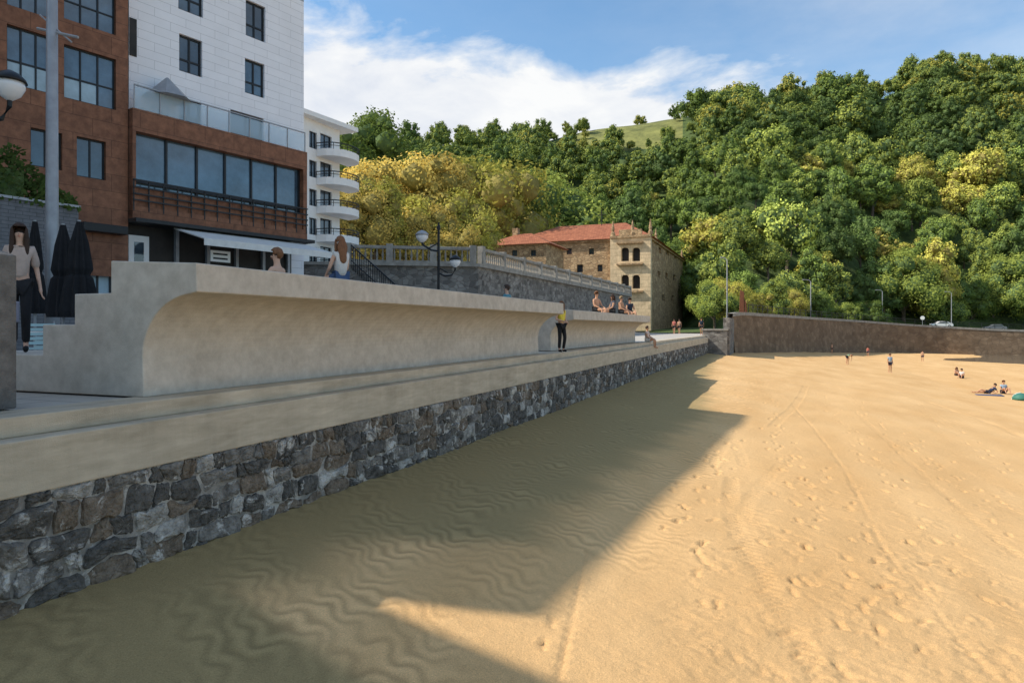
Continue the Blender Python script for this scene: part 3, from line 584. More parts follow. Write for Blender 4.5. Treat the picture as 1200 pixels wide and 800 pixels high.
for a in arch:
    b=MB(); TF.box(b,a[0],a[1],a[2],a[3],-1.0,-.92); b.build('arch_opening',M['shop'],tw)
    b=MB(); cx_=(a[0]+a[1])/2; w=(a[1]-a[0])/2; n=8
    for sgn in (-1,1):
        vs=[TF.pt(cx_+sgn*w,a[3],-.05)]+[TF.pt(cx_+sgn*w*math.sin(t*math.pi/2/n),a[3]-w+w*math.cos(t*math.pi/2/n),-.05) for t in range(n+1)]
        b.add(vs,[tuple(range(len(vs)))])
    b.build('arch_head',M['sandlt'],tw)
for zz in (ZP(309,115),ZP(341,115),ZP(284,115)):
    b=MB(); TF.box(b,tt0+1.2,tt1-1.2,zz-.3,zz,0,.6); b.build('balcony_ledge',M['sandst'],tw)
for px in (718,762,741):
    x=-30+TF.t(px); b=MB(); b.lathe([(.45,0),(.4,.5),(.2,.8),(.3,1.1),(.05,2.6)],(x,cy-1.0,ztop),8); b.build('pinnacle',M['sandst'],cs)
b=MB(); TF.box(b,tt0,tt1,ztop-.4,ztop+.004,0,.25); TF.box(b,tt0+1.5,tt1-1.5,ztop+.004,ztop+1.0,-.6,0); b.build('parapet',M['sandst'],tw)
for px in (770,800):
    t=CR.t(px); x,y,_=CR.pt(t,0,-.2); b=MB(); b.lathe([(.4,0),(.35,.6),(.15,1),(.25,1.2),(.05,2.4)],(x,y,Ftop),8); b.build('pinnacle',M['sandst'],cs)
lh=thing('stone_house','small sandstone house with low red tiled roof left of the castle','house',(-42,100,0))
x0,_=P(552,102); y0=98.; LF=Fac((x0,y0),(1,0)); L=(LF.t(640)); z1=ZP(287,LF.d(L/2)); hh=[LF.rect(600,606,293,300),LF.rect(622,628,293,300),LF.rect(575,581,292,299)]
b=MB(); wallholes(b,LF,0,L,PZ,z1,hh); b.quad((x0+L,y0,PZ),(x0+L,y0+9,PZ),(x0+L,y0+9,z1),(x0+L,y0,z1)); b.quad((x0,y0,PZ),(x0,y0+9,PZ),(x0,y0+9,z1),(x0,y0,z1)); b.build('wall',M['sandst'],lh,recalc=False)
for h in hh: fwindow(LF,lh,h,0,2)
b=MB(); croof(b,x0,x0+L,y0,y0+9,z1,z1+2.3); rf=b.build('roof',M['roof'],lh)
b=MB(); b.box(x0+L*.3,x0+L*.3+.9,y0+4,y0+5,z1+1.3,z1+3.2); b.build('chimney',M['sandst'],rf)
# ---------------------------------------------------------------- HARBOUR WALL + ROAD
wp=[(-6.4,69),(-4.6,76.5),(-1.2,89),(4.5,109),(12.4,131),(25,143.5),(41,147.5),(62,150),(110,152)]
zt=[-.83,1.1,1.25,1.1,.85,.0,-.85,-1.1,-1.1]
ztr=[-.83,-.80,-.72,-.35,.2,-.15,-.9,-1.15,-1.15]
def resample(pts,zs,n=8):
    out=[]
    for i in range(1,len(pts)-1):
        for k in range(n):
            t=k/n; p0,p1,p2,p3=[np.array(pts[min(max(j,0),len(pts)-1)]+ (zs[min(max(j,0),len(zs)-1)],)) for j in (i-1,i,i+1,i+2)]
            out.append(tuple(.5*((2*p1)+(-p0+p2)*t+(2*p0-5*p1+4*p2-p3)*t*t+(-p0+3*p1-3*p2+p3)*t**3)))
    out.append(pts[-1]+(zs[-1],)); return out
WR=resample(wp,zt); WRR=resample(wp,ztr)
def strip(off0,off1,dz0,dz1,b,m=0,z0=None,W=None,i0=0,z1=None):
    prev=None; W=W or WR
    for i,(x,y,z) in enumerate(W):
        a=W[max(i-1,0)]; c=W[min(i+1,len(W)-1)]; tx,ty=c[0]-a[0],c[1]-a[1]; l=math.hypot(tx,ty); nx_,ny_=-ty/l,tx/l
        if i<i0: continue
        cur=((x+nx_*off0,y+ny_*off0,z+dz0 if z0 is None else z0),(x+nx_*off1,y+ny_*off1,z+dz1 if z1 is None else z1))
        if prev: b.quad(prev[0],cur[0],cur[1],prev[1],m)
        prev=cur
hw=thing('harbour_wall','tall brown stone harbour wall curving round the far end of the beach','wall',(0,100,-4))
b=MB(); strip(-.6,0,0,0,b,0,z0=-6.0); strip(.5,.5,-.02,0,b,0,z1=-1.6); b.build('stone_face',M['fwall'],hw,recalc=False)
b=MB(); strip(-.1,-.1,-.02,.35,b); strip(-.1,.5,.35,.35,b); strip(.5,.5,.35,-.02,b); b.build('coping',M['balus'],hw,recalc=False)
b=MB(); strip(.52,9,0,0,b,W=WRR,i0=8); o=b.build('coast_road',M['road'],recalc=False); tag(o,'asphalt coast road on top of the harbour wall','road',kind='structure')
b=MB(); strip(9,18,.02,-.1,b,W=WRR,i0=8); strip(18,60,-.1,-.9,b,W=WRR,i0=14); o=b.build('verge_ground',M['under'],recalc=False); tag(o,'grassy verge behind the coast road','ground',kind='structure')
rmp=thing('ramp_wall','short dark stone wall where the promenade meets the harbour wall','wall',(-5,72,-3))
b=MB(); b.box(-6.9,-4.6,YE,YE+.6,-3.2,PZ+.5); b.box(-5.0,-4.4,YE+.6,77,-3.4,.9); b.build('wall',M['rwall'],rmp)
b=MB(); b.box(-7.0,-4.5,YE-.1,YE+.7,PZ+.5,PZ+.65); b.build('coping',M['balus'],rmp)
rl=thing('road_railing','thin dark railing along the top of the harbour wall','railing',(0,100,1))
b=MB(); pts=[(x,y+.2,z+1.25) for x,y,z in WR[4:]]; b.tube(pts,.035,5); b.tube([(x,y,z-.4) for x,y,z in pts],.025,5); b.build('rails',M['dark'],rl)
pb=None
for x,y,z in pts:
    if pb is None:
        b=MB(); b.tube([(x,y,z-.95),(x,y,z+.03)],.04,5); pb=b.build('post',M['dark'],rl); pp=Vector((x,y,z))
    else:
        c=pb.copy(); COL.objects.link(c); c.parent=rl; c.location=Vector((x,y,z))-pp
# ---------------------------------------------------------------- HILL
def interp(px,tab): return float(np.interp(px,[a for a,_ in tab],[b for _,b in tab]))
DB=[(200,150),(700,160),(800,150),(860,112),(950,128),(1050,155),(1200,162),(1500,165)]
RY=[(100,200),(300,190),(415,182),(500,172),(560,166),(620,168),(690,158),(745,151),(800,140),(880,128),(960,120),(1040,120),(1080,98),(1130,86),(1200,92),(1400,120),(1700,160)]
def hillz(px,d):
    db=interp(px,DB); dr=325.; t=(d-db)/(dr-db); zr=ZP(interp(px,RY),dr)
    if t<=0: return -.9 if px<700 else -1.4-min(6,max(0,(-t)*(dr-db)-9)*.8)
    if t<1: s=t*.75+.25*(t*t*(3-2*t))
    else: s=1-(t-1)*.5
    x,y=P(px,d); return -.9+(zr+.9)*s+5*noise.noise(Vector((x*.02,y*.02,0)))*min(1,3*t)
pl=list(range(100,1701,20)); dl=[90,100]+list(range(106,430,6)); b=MB(); vs=[];fs=[];mi=[]
for p in pl:
    for d in dl: x,y=P(p,d); vs.append((x,y,hillz(p,d)-.1))
for i in range(len(pl)-1):
    for j in range(len(dl)-1):
        a=i*len(dl)+j; fs.append((a,a+len(dl),a+len(dl)+1,a+1)); mi.append(1 if 640<pl[i]<800 and 285<dl[j]<335 else 0)
b.v=vs;b.f=fs;b.m=mi; o=b.build('hill',[M['under'],M['meadow']],smooth=True,recalc=False); tag(o,'steep wooded coastal hill','hill',kind='structure')
b=MB(); b.quad((-900,-300,-9),(900,-300,-9),(900,1500,-9),(-900,1500,-9)); o=b.build('ground',M['under']); tag(o,'low ground reaching to the horizon','ground',kind='structure')
# ---------------------------------------------------------------- TREES
def ico(sub=1):
    bm=bmesh.new(); bmesh.ops.create_icosphere(bm,subdivisions=sub,radius=1); v=np.array([x.co[:] for x in bm.verts]); f=np.array([[w.index for w in q.verts] for q in bm.faces]); bm.free(); return v,f
IV,IF=ico(1)
def crown_arr(seed,shape,nleaf,leaf,nl=22,lo=.18,hi=.44,kk=.82):
    g=np.random.default_rng(seed); rx,rz=shape
    th=g.uniform(0,2*math.pi,nl); zz=g.uniform(-.65,1,nl); rr=np.sqrt(np.clip(1-zz**2,0,1))
    k=g.uniform(.45,kk,nl); cen=np.stack([rr*np.cos(th)*rx*k,rr*np.sin(th)*rx*k,zz*rz*k],-1); lr=g.uniform(lo,hi,nl)*min(rx,rz)*1.05
    cen=np.vstack([cen,[[0,0,0]]]); lr=np.append(lr,.6*min(rx,rz))
    w=lr**2; w[-1]*=.3; li=g.choice(len(lr),nleaf,p=w/w.sum())
    dr=g.normal(size=(nleaf,3)); dr[:,2]+=.25; dr+=cen[li]/max(rx,rz)*1.1; dr/=np.linalg.norm(dr,axis=1)[:,None]
    pos=cen[li]+dr*(lr[li]*g.uniform(.75,1.4,nleaf))[:,None]
    nrm=dr+g.normal(size=(nleaf,3))*.45; nrm/=np.linalg.norm(nrm,axis=1)[:,None]
    a=np.cross(nrm,g.normal(size=(nleaf,3))); a/=np.linalg.norm(a,axis=1)[:,None]; c=np.cross(nrm,a); s=(leaf*g.uniform(.5,1.3,nleaf))[:,None]
    V=np.stack([pos-a*s*.5,pos+c*s*.32,pos+a*s*.5,pos-c*s*.32],1).reshape(-1,3); Qd=np.arange(nleaf*4).reshape(-1,4)
    cv=[];cf=[]
    for c_,r_ in zip(cen,lr): cf.append(IF+len(cv)*len(IV)); cv.append(c_+IV*r_*.80)
    return V,Qd,np.vstack(cv),np.vstack(cf)
def crown_mesh(name,arr,lm,core):
    V,Qd,CV,CFa=arr; me=bpy.data.meshes.new(name)
    n4=len(Qd); n3=len(CFa); allv=np.vstack([V,CV]); loops=np.concatenate([Qd.ravel(),(CFa+len(V)).ravel()])
    me.vertices.add(len(allv)); me.vertices.foreach_set('co',allv.astype(np.float32).ravel()); me.loops.add(len(loops)); me.loops.foreach_set('vertex_index',loops.astype(np.int32))
    me.polygons.add(n4+n3); me.polygons.foreach_set('loop_start',np.concatenate([np.arange(n4)*4,n4*4+np.arange(n3)*3]).astype(np.int32))
    me.polygons.foreach_set('material_index',np.concatenate([np.zeros(n4),np.ones(n3)]).astype(np.int32)); me.update(calc_edges=True)
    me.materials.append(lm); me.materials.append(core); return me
SH=[(5.6,4.8),(5.0,5.6),(6.2,4.2),(4.2,6.8),(6.6,5.4)]; NS=len(SH)
ARR=[crown_arr(10+i,SH[i],3300,.54,nl=34+6*i,lo=[.14,.12,.16,.13,.10][i],hi=[.36,.32,.42,.36,.30][i],kk=.9) for i in range(NS)]
AFN=[crown_arr(30+i,SH[i],9000,.34,nl=48+5*i,kk=.95,lo=.12,hi=.36) for i in range(NS)]
core_=lambda k: M['coreg'] if k in('golden','yellow green') else M['core']
CM={(i,k):crown_mesh('crown',ARR[i],LEAF[k],core_(k)) for i in range(NS) for k in LEAF}
CN={(i,k):crown_mesh('crown',AFN[i],LEAFN[k],core_(k)) for i in range(NS) for k in LEAF}
def trunk_mesh(seed):
    st_=random.getstate(); random.seed(seed); b=MB(); b.tube([(0,0,-2.5),(0,0,0),(.15,.1,3),(.0,.3,6.5),(.2,.2,9.5)],[.42,.36,.26,.18,.07],8)
    for k in range(5):
        a=k*1.3+seed; z=3.2+k*.9; b.tube([(0.1,.1,z),(1.4*math.cos(a),1.4*math.sin(a),z+1.6),(3*math.cos(a),3*math.sin(a),z+2.9)],[.14,.09,.03],5)
    o=b.build('trunk',M['bark']); me=o.data; bpy.data.objects.remove(o); random.setstate(st_); return me
TM=[trunk_mesh(1),trunk_mesh(2)]
def tree(x,y,z,s,i,colr,label,cat='tree',group=None,hs=1.,near=False):
    t=thing('tree',label,cat,(x,y,z),group); t.scale=(s,s,s*hs); t.rotation_euler=(0,0,random.uniform(0,6.28))
    tr=bpy.data.objects.new('trunk',TM[i%2]); COL.objects.link(tr); tr.parent=t
    c=bpy.data.objects.new('crown',(CN if near else CM)[(i,colr)]); COL.objects.link(c); c.parent=t; c.location=(0,0,3.2+SH[i][1]*.75)
    return t
random.seed(11)
cand=[]
def pickcol(px,py,x,y):
    nz=noise.noise(Vector((x*.018,y*.018,3)))+random.gauss(0,.34)
    if 400<px<600 and py>190 and random.random()<.4: return 'golden'
    if 1010<px<1100 and 210<py<300 and random.random()<.45: return 'yellow green'
    if 440<px<900 and py<190: nz+=.15
    if nz>.50: return 'yellow green'
    if nz>.0: return 'light green'
    if nz>-.38: return 'mid green'
    return 'dark green'
d=112.
while d<345:
    st_=7.6 if d<230 else 9.0
    pstep=st_*800/d; px=330+random.uniform(0,pstep)
    while px<1300:
        p=px+random.uniform(-.4,.4)*pstep; dd=d+random.uniform(-3.5,3.5); px+=pstep
        if dd<interp(p,DB)+2: continue
        z=hillz(p,dd); x,y=P(p,dd)
        if 690<p<790 and dd>287 and random.random()<.72: continue
        if -52<x<-14 and y<165: continue
        cand.append((dd,p,x,y,z))
    d+=7.0 if d<230 else 9.
cand.sort()
keys=list(LEAF); stuff=[]; nind=0; skyl=np.full(1400,600.)
for dd,p,x,y,z in cand:
    s=random.uniform(.5,1.1)*(.82 if dd<200 else 1.0); i=random.randrange(NS); hs=random.uniform(.85,1.3)
    if random.random()<.12: s*=1.4
    if 640<p<810 and dd>265: s*=.6
    topy=383-800*(z+(3.0+1.7*SH[i][1])*s*hs)/dd; rpx=SH[i][0]*s*800/dd; a0_,a1_=int(max(0,p-rpx*.7)),int(min(1399,p+rpx*.7))
    seen=np.mean(skyl[a0_:a1_]>topy+2) if a1_>a0_ else 0
    gap=float(np.max(skyl[a0_:a1_])-topy) if a1_>a0_ else -99
    colr=pickcol(p,topy,x,y)
    if gap<-14: continue
    b0_,b1_=int(max(0,p-rpx*.5)),int(min(1399,p+rpx*.5)); skyl[b0_:b1_]=np.minimum(skyl[b0_:b1_],topy+rpx*.8)
    if seen>.5 and nind<258 and 372<p<1215:
        zone='above the coast road' if p>850 and topy>230 else 'on the upper right slope' if p>850 else 'on the slope behind the castle' if p>600 else 'on the left hillside behind the golden trees'
        tree(x,y,z-.5,s,i,colr,f'{colr} broadleaf tree {zone}',group=f'{colr} trees {zone}',hs=hs); nind+=1
    else: stuff.append((x,y,z,s,i,colr,hs))
print('individual',nind,'stuff',len(stuff))
Vs=[];Ms=[];CVs=[]
for x,y,z,s,i,colr,hs in stuff:
    V,Qd,CV,CFa=ARR[i]; sel=np.arange(0,len(Qd)*4).reshape(-1,4)[::2]; Vv=V[sel.ravel()].reshape(-1,4,3)
    cen=Vv.mean(1,keepdims=True); Vv=cen+(Vv-cen)*1.3; Vv=Vv.reshape(-1,3)
    a=random.uniform(0,6.28); rot=np.array([[math.cos(a),-math.sin(a),0],[math.sin(a),math.cos(a),0],[0,0,hs]])
    sh=np.array([x,y,z+(2.7+SH[i][1]*.75)*s]); Vs.append((Vv@rot.T)*s+sh); CVs.append((CV@rot.T)*s+sh); Ms.append(np.full(len(sel),keys.index(colr)))
Vall=np.vstack(Vs); me=bpy.data.meshes.new('far_wood'); mesh_np(me,Vall,np.arange(len(Vall)).reshape(-1,4),np.concatenate(Ms))
for k in keys: me.materials.append(LEAF[k])
o=bpy.data.objects.new('far_wood',me); COL.objects.link(o); tag(o,'distant dense broadleaf wood filling in along the ridge of the hill','wood',kind='stuff')
CVall=np.vstack(CVs); fo=[];k=0
for (x,y,z,s,i,colr,hs) in stuff: fo.append(ARR[i][3]+k); k+=len(ARR[i][2])
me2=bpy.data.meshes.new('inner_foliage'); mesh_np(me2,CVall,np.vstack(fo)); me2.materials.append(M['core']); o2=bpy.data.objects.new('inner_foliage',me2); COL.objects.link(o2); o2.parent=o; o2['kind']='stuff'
for k,(px,dd,ty,colr) in enumerate([(425,84,206,'golden'),(455,92,198,'golden'),(482,86,214,'yellow green'),(508,95,212,'golden'),(532,90,232,'yellow green'),(562,140,200,'yellow green'),(470,78,240,'golden'),(440,76,234,'yellow green'),(512,82,250,'golden'),(588,160,208,'light green'),(622,165,212,'mid green'),(432,150,160,'mid green'),(640,172,218,'light green'),(410,74,230,'golden')]):
    x,y=P(px,dd); z=4.2 if y<92 else 1.0
    if px==432: z=14.
    h=ZP(ty,dd)-z; s=h/(3.2+.75*5+5.)
    tree(x,y,z,s,k%4,colr,f'{colr} tree behind the terrace balustrade',group=f'{colr} trees behind the terrace balustrade',near=True)
for k,(px,dd,ty,colr) in enumerate([(838,98,338,'light green'),(858,100,338,'yellow green'),(880,104,340,'yellow green'),(905,108,342,'light green'),(925,114,347,'yellow green'),(822,150,318,'mid green'),(803,168,300,'mid green'),(985,130,352,'light green'),(960,128,354,'mid green'),(1190,168,318,'light green'),(1060,160,312,'light green'),(1085,162,322,'yellow green'),(1015,140,350,'mid green'),(1140,164,345,'mid green'),(1100,160,350,'light green'),(1165,166,335,'light green'),(1215,160,340,'mid green')]):
    x,y=P(px,dd); z=-.2 if px<1000 else -.9; h=ZP(ty,dd)-z; s=h/11.9
    tree(x,y,z-.3-1.2*s,s*1.25,k%NS,colr,f'bushy {colr} tree beside the coast road',group=f'bushy {colr} trees beside the coast road',near=True)
# hedge
hb=thing('hedge','dark green ivy hedge on top of the grey brick wall','hedge',(-22,14,3.5))
b=MB()
for k in range(5200):
    t=random.uniform(-8,t1); zt_=ZP(228,21.8); hgt=1.25+.35*math.sin(t*1.7)+.2*math.sin(t*4.3)
    if t>t1-1.8: hgt*=max(.25,(t1-t)/1.8)
    z=zt_+random.uniform(-.25,hgt); p=Vector(GF.pt(t,z,random.uniform(-.8,.12)))
    a=Vector((random.gauss(0,1),random.gauss(0,1),random.gauss(0,1))).normalized(); c=a.orthogonal().normalized(); s=random.uniform(.06,.13)
    b.quad(p-a*s,p+c*s*.6,p+a*s,p-c*s*.6)
b.build('foliage',LEAFN['dark green'],hb,recalc=False)
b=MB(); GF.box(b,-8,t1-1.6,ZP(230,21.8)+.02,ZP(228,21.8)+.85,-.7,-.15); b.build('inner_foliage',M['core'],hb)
# ---------------------------------------------------------------- STREET FURNITURE
def lamp_ornate(name,label,x,y,z,h,ang=0):
    t=thing(name,label,'street lamp',(x,y,z),'black double armed street lamps'); t.rotation_euler=(0,0,ang)
    def B(b,n,m,smooth=False,par=None):
        me_=b.build(n,m,None,smooth); me_.parent=par or t; return me_
    b=MB(); b.lathe([(.2,0),(.2,.25),(.12,.35),(.08,.9),(.065,1.0)],(0,0,0),12); B(b,'base',M['black'])
    b=MB(); b.tube([(0,0,.9),(0,0,h)],[.075,.06],10); b.lathe([(.09,0),(.09,.1),(.02,.35)],(0,0,h),10); B(b,'pole',M['black'])
    for sx,hz,gr in ((-1,h-.55,.30),(1,h-1.75,.27)):
        pts=[(0,0,hz-.5),(sx*.35,0,hz-.45),(sx*.75,0,hz-.2),(sx*.95,0,hz+.2),(sx*.8,0,hz+.42)] if sx<0 else [(0,0,hz-.35),(sx*.3,0,hz-.5),(sx*.65,0,hz-.45),(sx*.8,0,hz-.2),(sx*.8,0,hz)]
        b=MB(); b.tube(pts,.045,8); b.tube([(0,0,hz-.1),(sx*.45,0,hz-.35)],.03,6); B(b,'arm',M['black'])
        cx=sx*.8; cz=hz+.15
        b=MB(); b.lathe([(.05,-.24),(.19,-.14),(gr,.02),(gr*.95,.12)],(cx,0,cz),16); B(b,'globe',M['globe'],True)
        b=MB(); b.lathe([(gr*1.12,.12),(gr*1.0,.2),(gr*.6,.3),(.04,.36)],(cx,0,cz),16); B(b,'lamp_cap',M['grey'] if sx<0 else M['black'],True)
    return t
x,y=P(514,33); lamp_ornate('street_lamp','black ornate double armed street lamp standing before the stone terrace wall',x,y,PZ,ZP(264,33)-PZ-.2,R(21))
x,y=P(-36,13.5); lamp_ornate('street_lamp','black ornate street lamp cut off at the left edge of the picture',x,y,PZ,ZP(92,13.5)-PZ+1.4,R(21))
x,y=P(61,15); tp_=thing('lamp_post','tall plain grey metal lamp post rising out of the picture at the left','lamp post',(x,y,PZ))
b=MB(); b.tube([(x,y,PZ),(x,y,1.2),(x,y,9.5)],[.16,.13,.10],14); b.build('pole',M['grey'],tp_,True)
b=MB(); b.tube([(x-.3,y-.12,6.55),(x+.55,y+.2,6.35)],.03,6); b.tube([(x-.25,y-.1,6.85),(x+.4,y+.16,6.25)],.02,6); b.build('cross_arms',M['grey'],tp_)
b=MB(); b.lathe([(.2,0),(.24,.12),(.16,.2)],(x,y,9.5),12); b.build('lamp_head',M['grey'],tp_)
def farlamp(px,dd,ytop,ybot,label,arm=.9):
    x,y=P(px,dd); z0_,z1_=ZP(ybot,dd),ZP(ytop,dd); t=thing('street_lamp',label,'street lamp',(x,y,z0_),'slim road lamps along the coast road')
    b=MB(); b.tube([(x,y,z0_),(x,y,z1_-.3),(x-.3,y,z1_),(x-arm,y,z1_+.06)],[.10,.07,.05,.04],8); b.build('pole',M['grey'],t)
    b=MB(); b.box(x-arm-.4,x-arm,y-.12,y+.12,z1_,z1_+.12); b.build('lamp_head',M['grey'],t,bevel=.03)
farlamp(950,112,328,384,'slim grey road lamp right of the rusty sculpture')
farlamp(1034,140,340,384,'slim grey road lamp in front of the middle of the hillside wood')
farlamp(1115,147,342,387,'slim grey road lamp beside the white car')
farlamp(852,92,302,389,'slim grey road lamp nearest the castle',.5)
x,y=P(870,90); sc=thing('steel_sculpture','rusty brown steel sculpture standing on the harbour wall','sculpture',(x,y,1.2)); b=MB()
b.hexa([(x-.5,y,-.8),(x+.3,y,-.8),(x+.3,y+.5,-.8),(x-.5,y+.5,-.8),(x-.3,y,4.9),(x+.2,y,4.6),(x+.2,y+.5,4.6),(x-.3,y+.5,4.9)]); b.build('upright_slab',M['steel'],sc,bevel=.04)
b=MB(); b.hexa([(x+.35,y+.05,-.8),(x+.85,y+.05,-.8),(x+.85,y+.4,-.8),(x+.35,y+.4,-.8),(x+.25,y+.05,3.6),(x+.45,y+.05,3.3),(x+.45,y+.4,3.3),(x+.25,y+.4,3.6)]); b.build('leaning_slab',M['steel'],sc,bevel=.04)
x,y=P(1081,144); sg=thing('road_sign','round white road sign on a thin post by the coast road','sign',(x,y,-.3)); b=MB(); b.tube([(x,y,-.4),(x,y,2.2)],.05,6); b.build('post',M['grey'],sg)
b=MB(); b.tube([(x,y-.06,1.9),(x,y-.1,1.9)],.42,16); b.build('sign_face',M['whitep'],sg)
def parasol(px,dd,ytop,w,label):
    x,y=P(px,dd); z1_=ZP(ytop,dd); t=thing('closed_parasol',label,'parasol',(x,y,PZ),'closed black cafe parasols')
    b=MB(); b.tube([(x,y,PZ+.05),(x,y,z1_)],.028,8); b.build('pole',M['grey'],t)
    b=MB(); b.lathe([(.28,0),(.28,.06),(.05,.1)],(x,y,PZ),12); b.build('base',M['dark'],t)
    H=z1_-PZ; b=MB(); b.lathe([(w*1.05,H*.36),(w*1.15,H*.40),(w*.95,H*.55),(w*.8,H*.62),(w*.62,H*.64),(w*.8,H*.68),(w*.55,H*.85),(.04,H*.99)],(x,y,PZ),20,fold=.16); b.build('canopy',M['fabric'],t,recalc=True)
parasol(74,13.2,262,.22,'closed black parasol right of the grey lamp post')
parasol(93,12.6,258,.24,'closed black parasol nearest the stepped end of the bench')
parasol(41,14.5,258,.17,'closed black parasol left of the grey lamp post')
def chair(px,dd,rz,label,colm):
    x,y=P(px,dd); t=thing('cafe_chair',label,'chair',(x,y,PZ),'cafe chairs behind the benches'); t.rotation_euler=(0,0,rz)
    def B(b,n,m): o=b.build(n,m); o.parent=t; return o
    b=MB(); b.box(-.22,.22,-.22,.22,.44,.47); B(b,'seat',colm)
    b=MB()
    for k in range(5): b.box(-.2,.2,.2,.22,.52+k*.08,.57+k*.08)
    B(b,'backrest',colm)
    for sx in(-1,1):
        b=MB(); b.tube([(sx*.2,-.2,0),(sx*.19,-.19,.44)],.014,6); B(b,'leg',M['grey']); b=MB(); b.tube([(sx*.21,.26,0),(sx*.2,.2,.45),(sx*.19,.23,.93)],.014,6); B(b,'leg',M['grey'])
chair(50,12.0,R(60),'pale teal slatted cafe chair below the grey lamp post',M['teal'])
chair(62,13.4,R(200),'pale teal slatted cafe chair behind the first one by the parasols',M['teal'])
def table(px,dd,label):
    x,y=P(px,dd); t=thing('cafe_table',label,'table',(x,y,PZ)); b=MB(); b.lathe([(.35,.72),(.35,.75)],(x,y,PZ),20); b.build('table_top',M['whitep'],t); b=MB(); b.tube([(x,y,PZ+.02),(x,y,PZ+.72)],.03,8); b.lathe([(.22,0),(.2,.03)],(x,y,PZ),12); b.build('pedestal',M['grey'],t)
table(57,12.7,'small round white cafe table between the teal chairs')
def car(px,dd,zr,rz,paint,label):
    x,y=P(px,dd); t=thing('parked_car',label,'car',(x,y,zr),'cars on the coast road'); t.rotation_euler=(0,0,rz)
    def B(b,n,m,par=None,bv=0,sm=False): o=b.build(n,m,None,sm,bv); o.parent=par or t; return o
    prof=[(-2.1,.35),(-2.1,.75),(-1.9,.95),(-1.1,1.0),(-.5,1.42),(.9,1.45),(1.6,1.02),(2.0,.95),(2.1,.7),(2.1,.35)]
    b=MB(); n=len(prof); b.add([(a,-.85,c) for a,c in prof]+[(a,.85,c) for a,c in prof],[tuple(range(n)),tuple(range(n,2*n))[::-1]]+[(i,(i+1)%n,n+(i+1)%n,n+i) for i in range(n)]); B(b,'body',paint,None,.08)
    for s in(-1,1):
        w=[(-1.0,1.02),(-.48,1.36),(.85,1.38),(1.35,1.05)]; b=MB(); b.add([(a,s*.856,c) for a,c in w],[(0,1,2,3)]); B(b,'side_window',M['glass'])
        for wx in (-1.3,1.3):
            b=MB(); b.tube([(wx,s*.70,.33),(wx,s*.88,.33)],.33,16); o=B(b,'wheel',M['tyre']); b=MB(); b.tube([(wx,s*.88,.33),(wx,s*.89,.33)],.2,12); B(b,'rim',M['grey'],o)
        b=MB(); b.box(-2.13,-2.09,s*.75-.15,s*.75+.15,.68,.8); B(b,'headlight',M['globe'])
car(1103,148,-.22,R(5),M['carw'],'small white car on the coast road')
car(1166,153,-.88,R(5),M['carg'],'grey car farther right on the coast road')
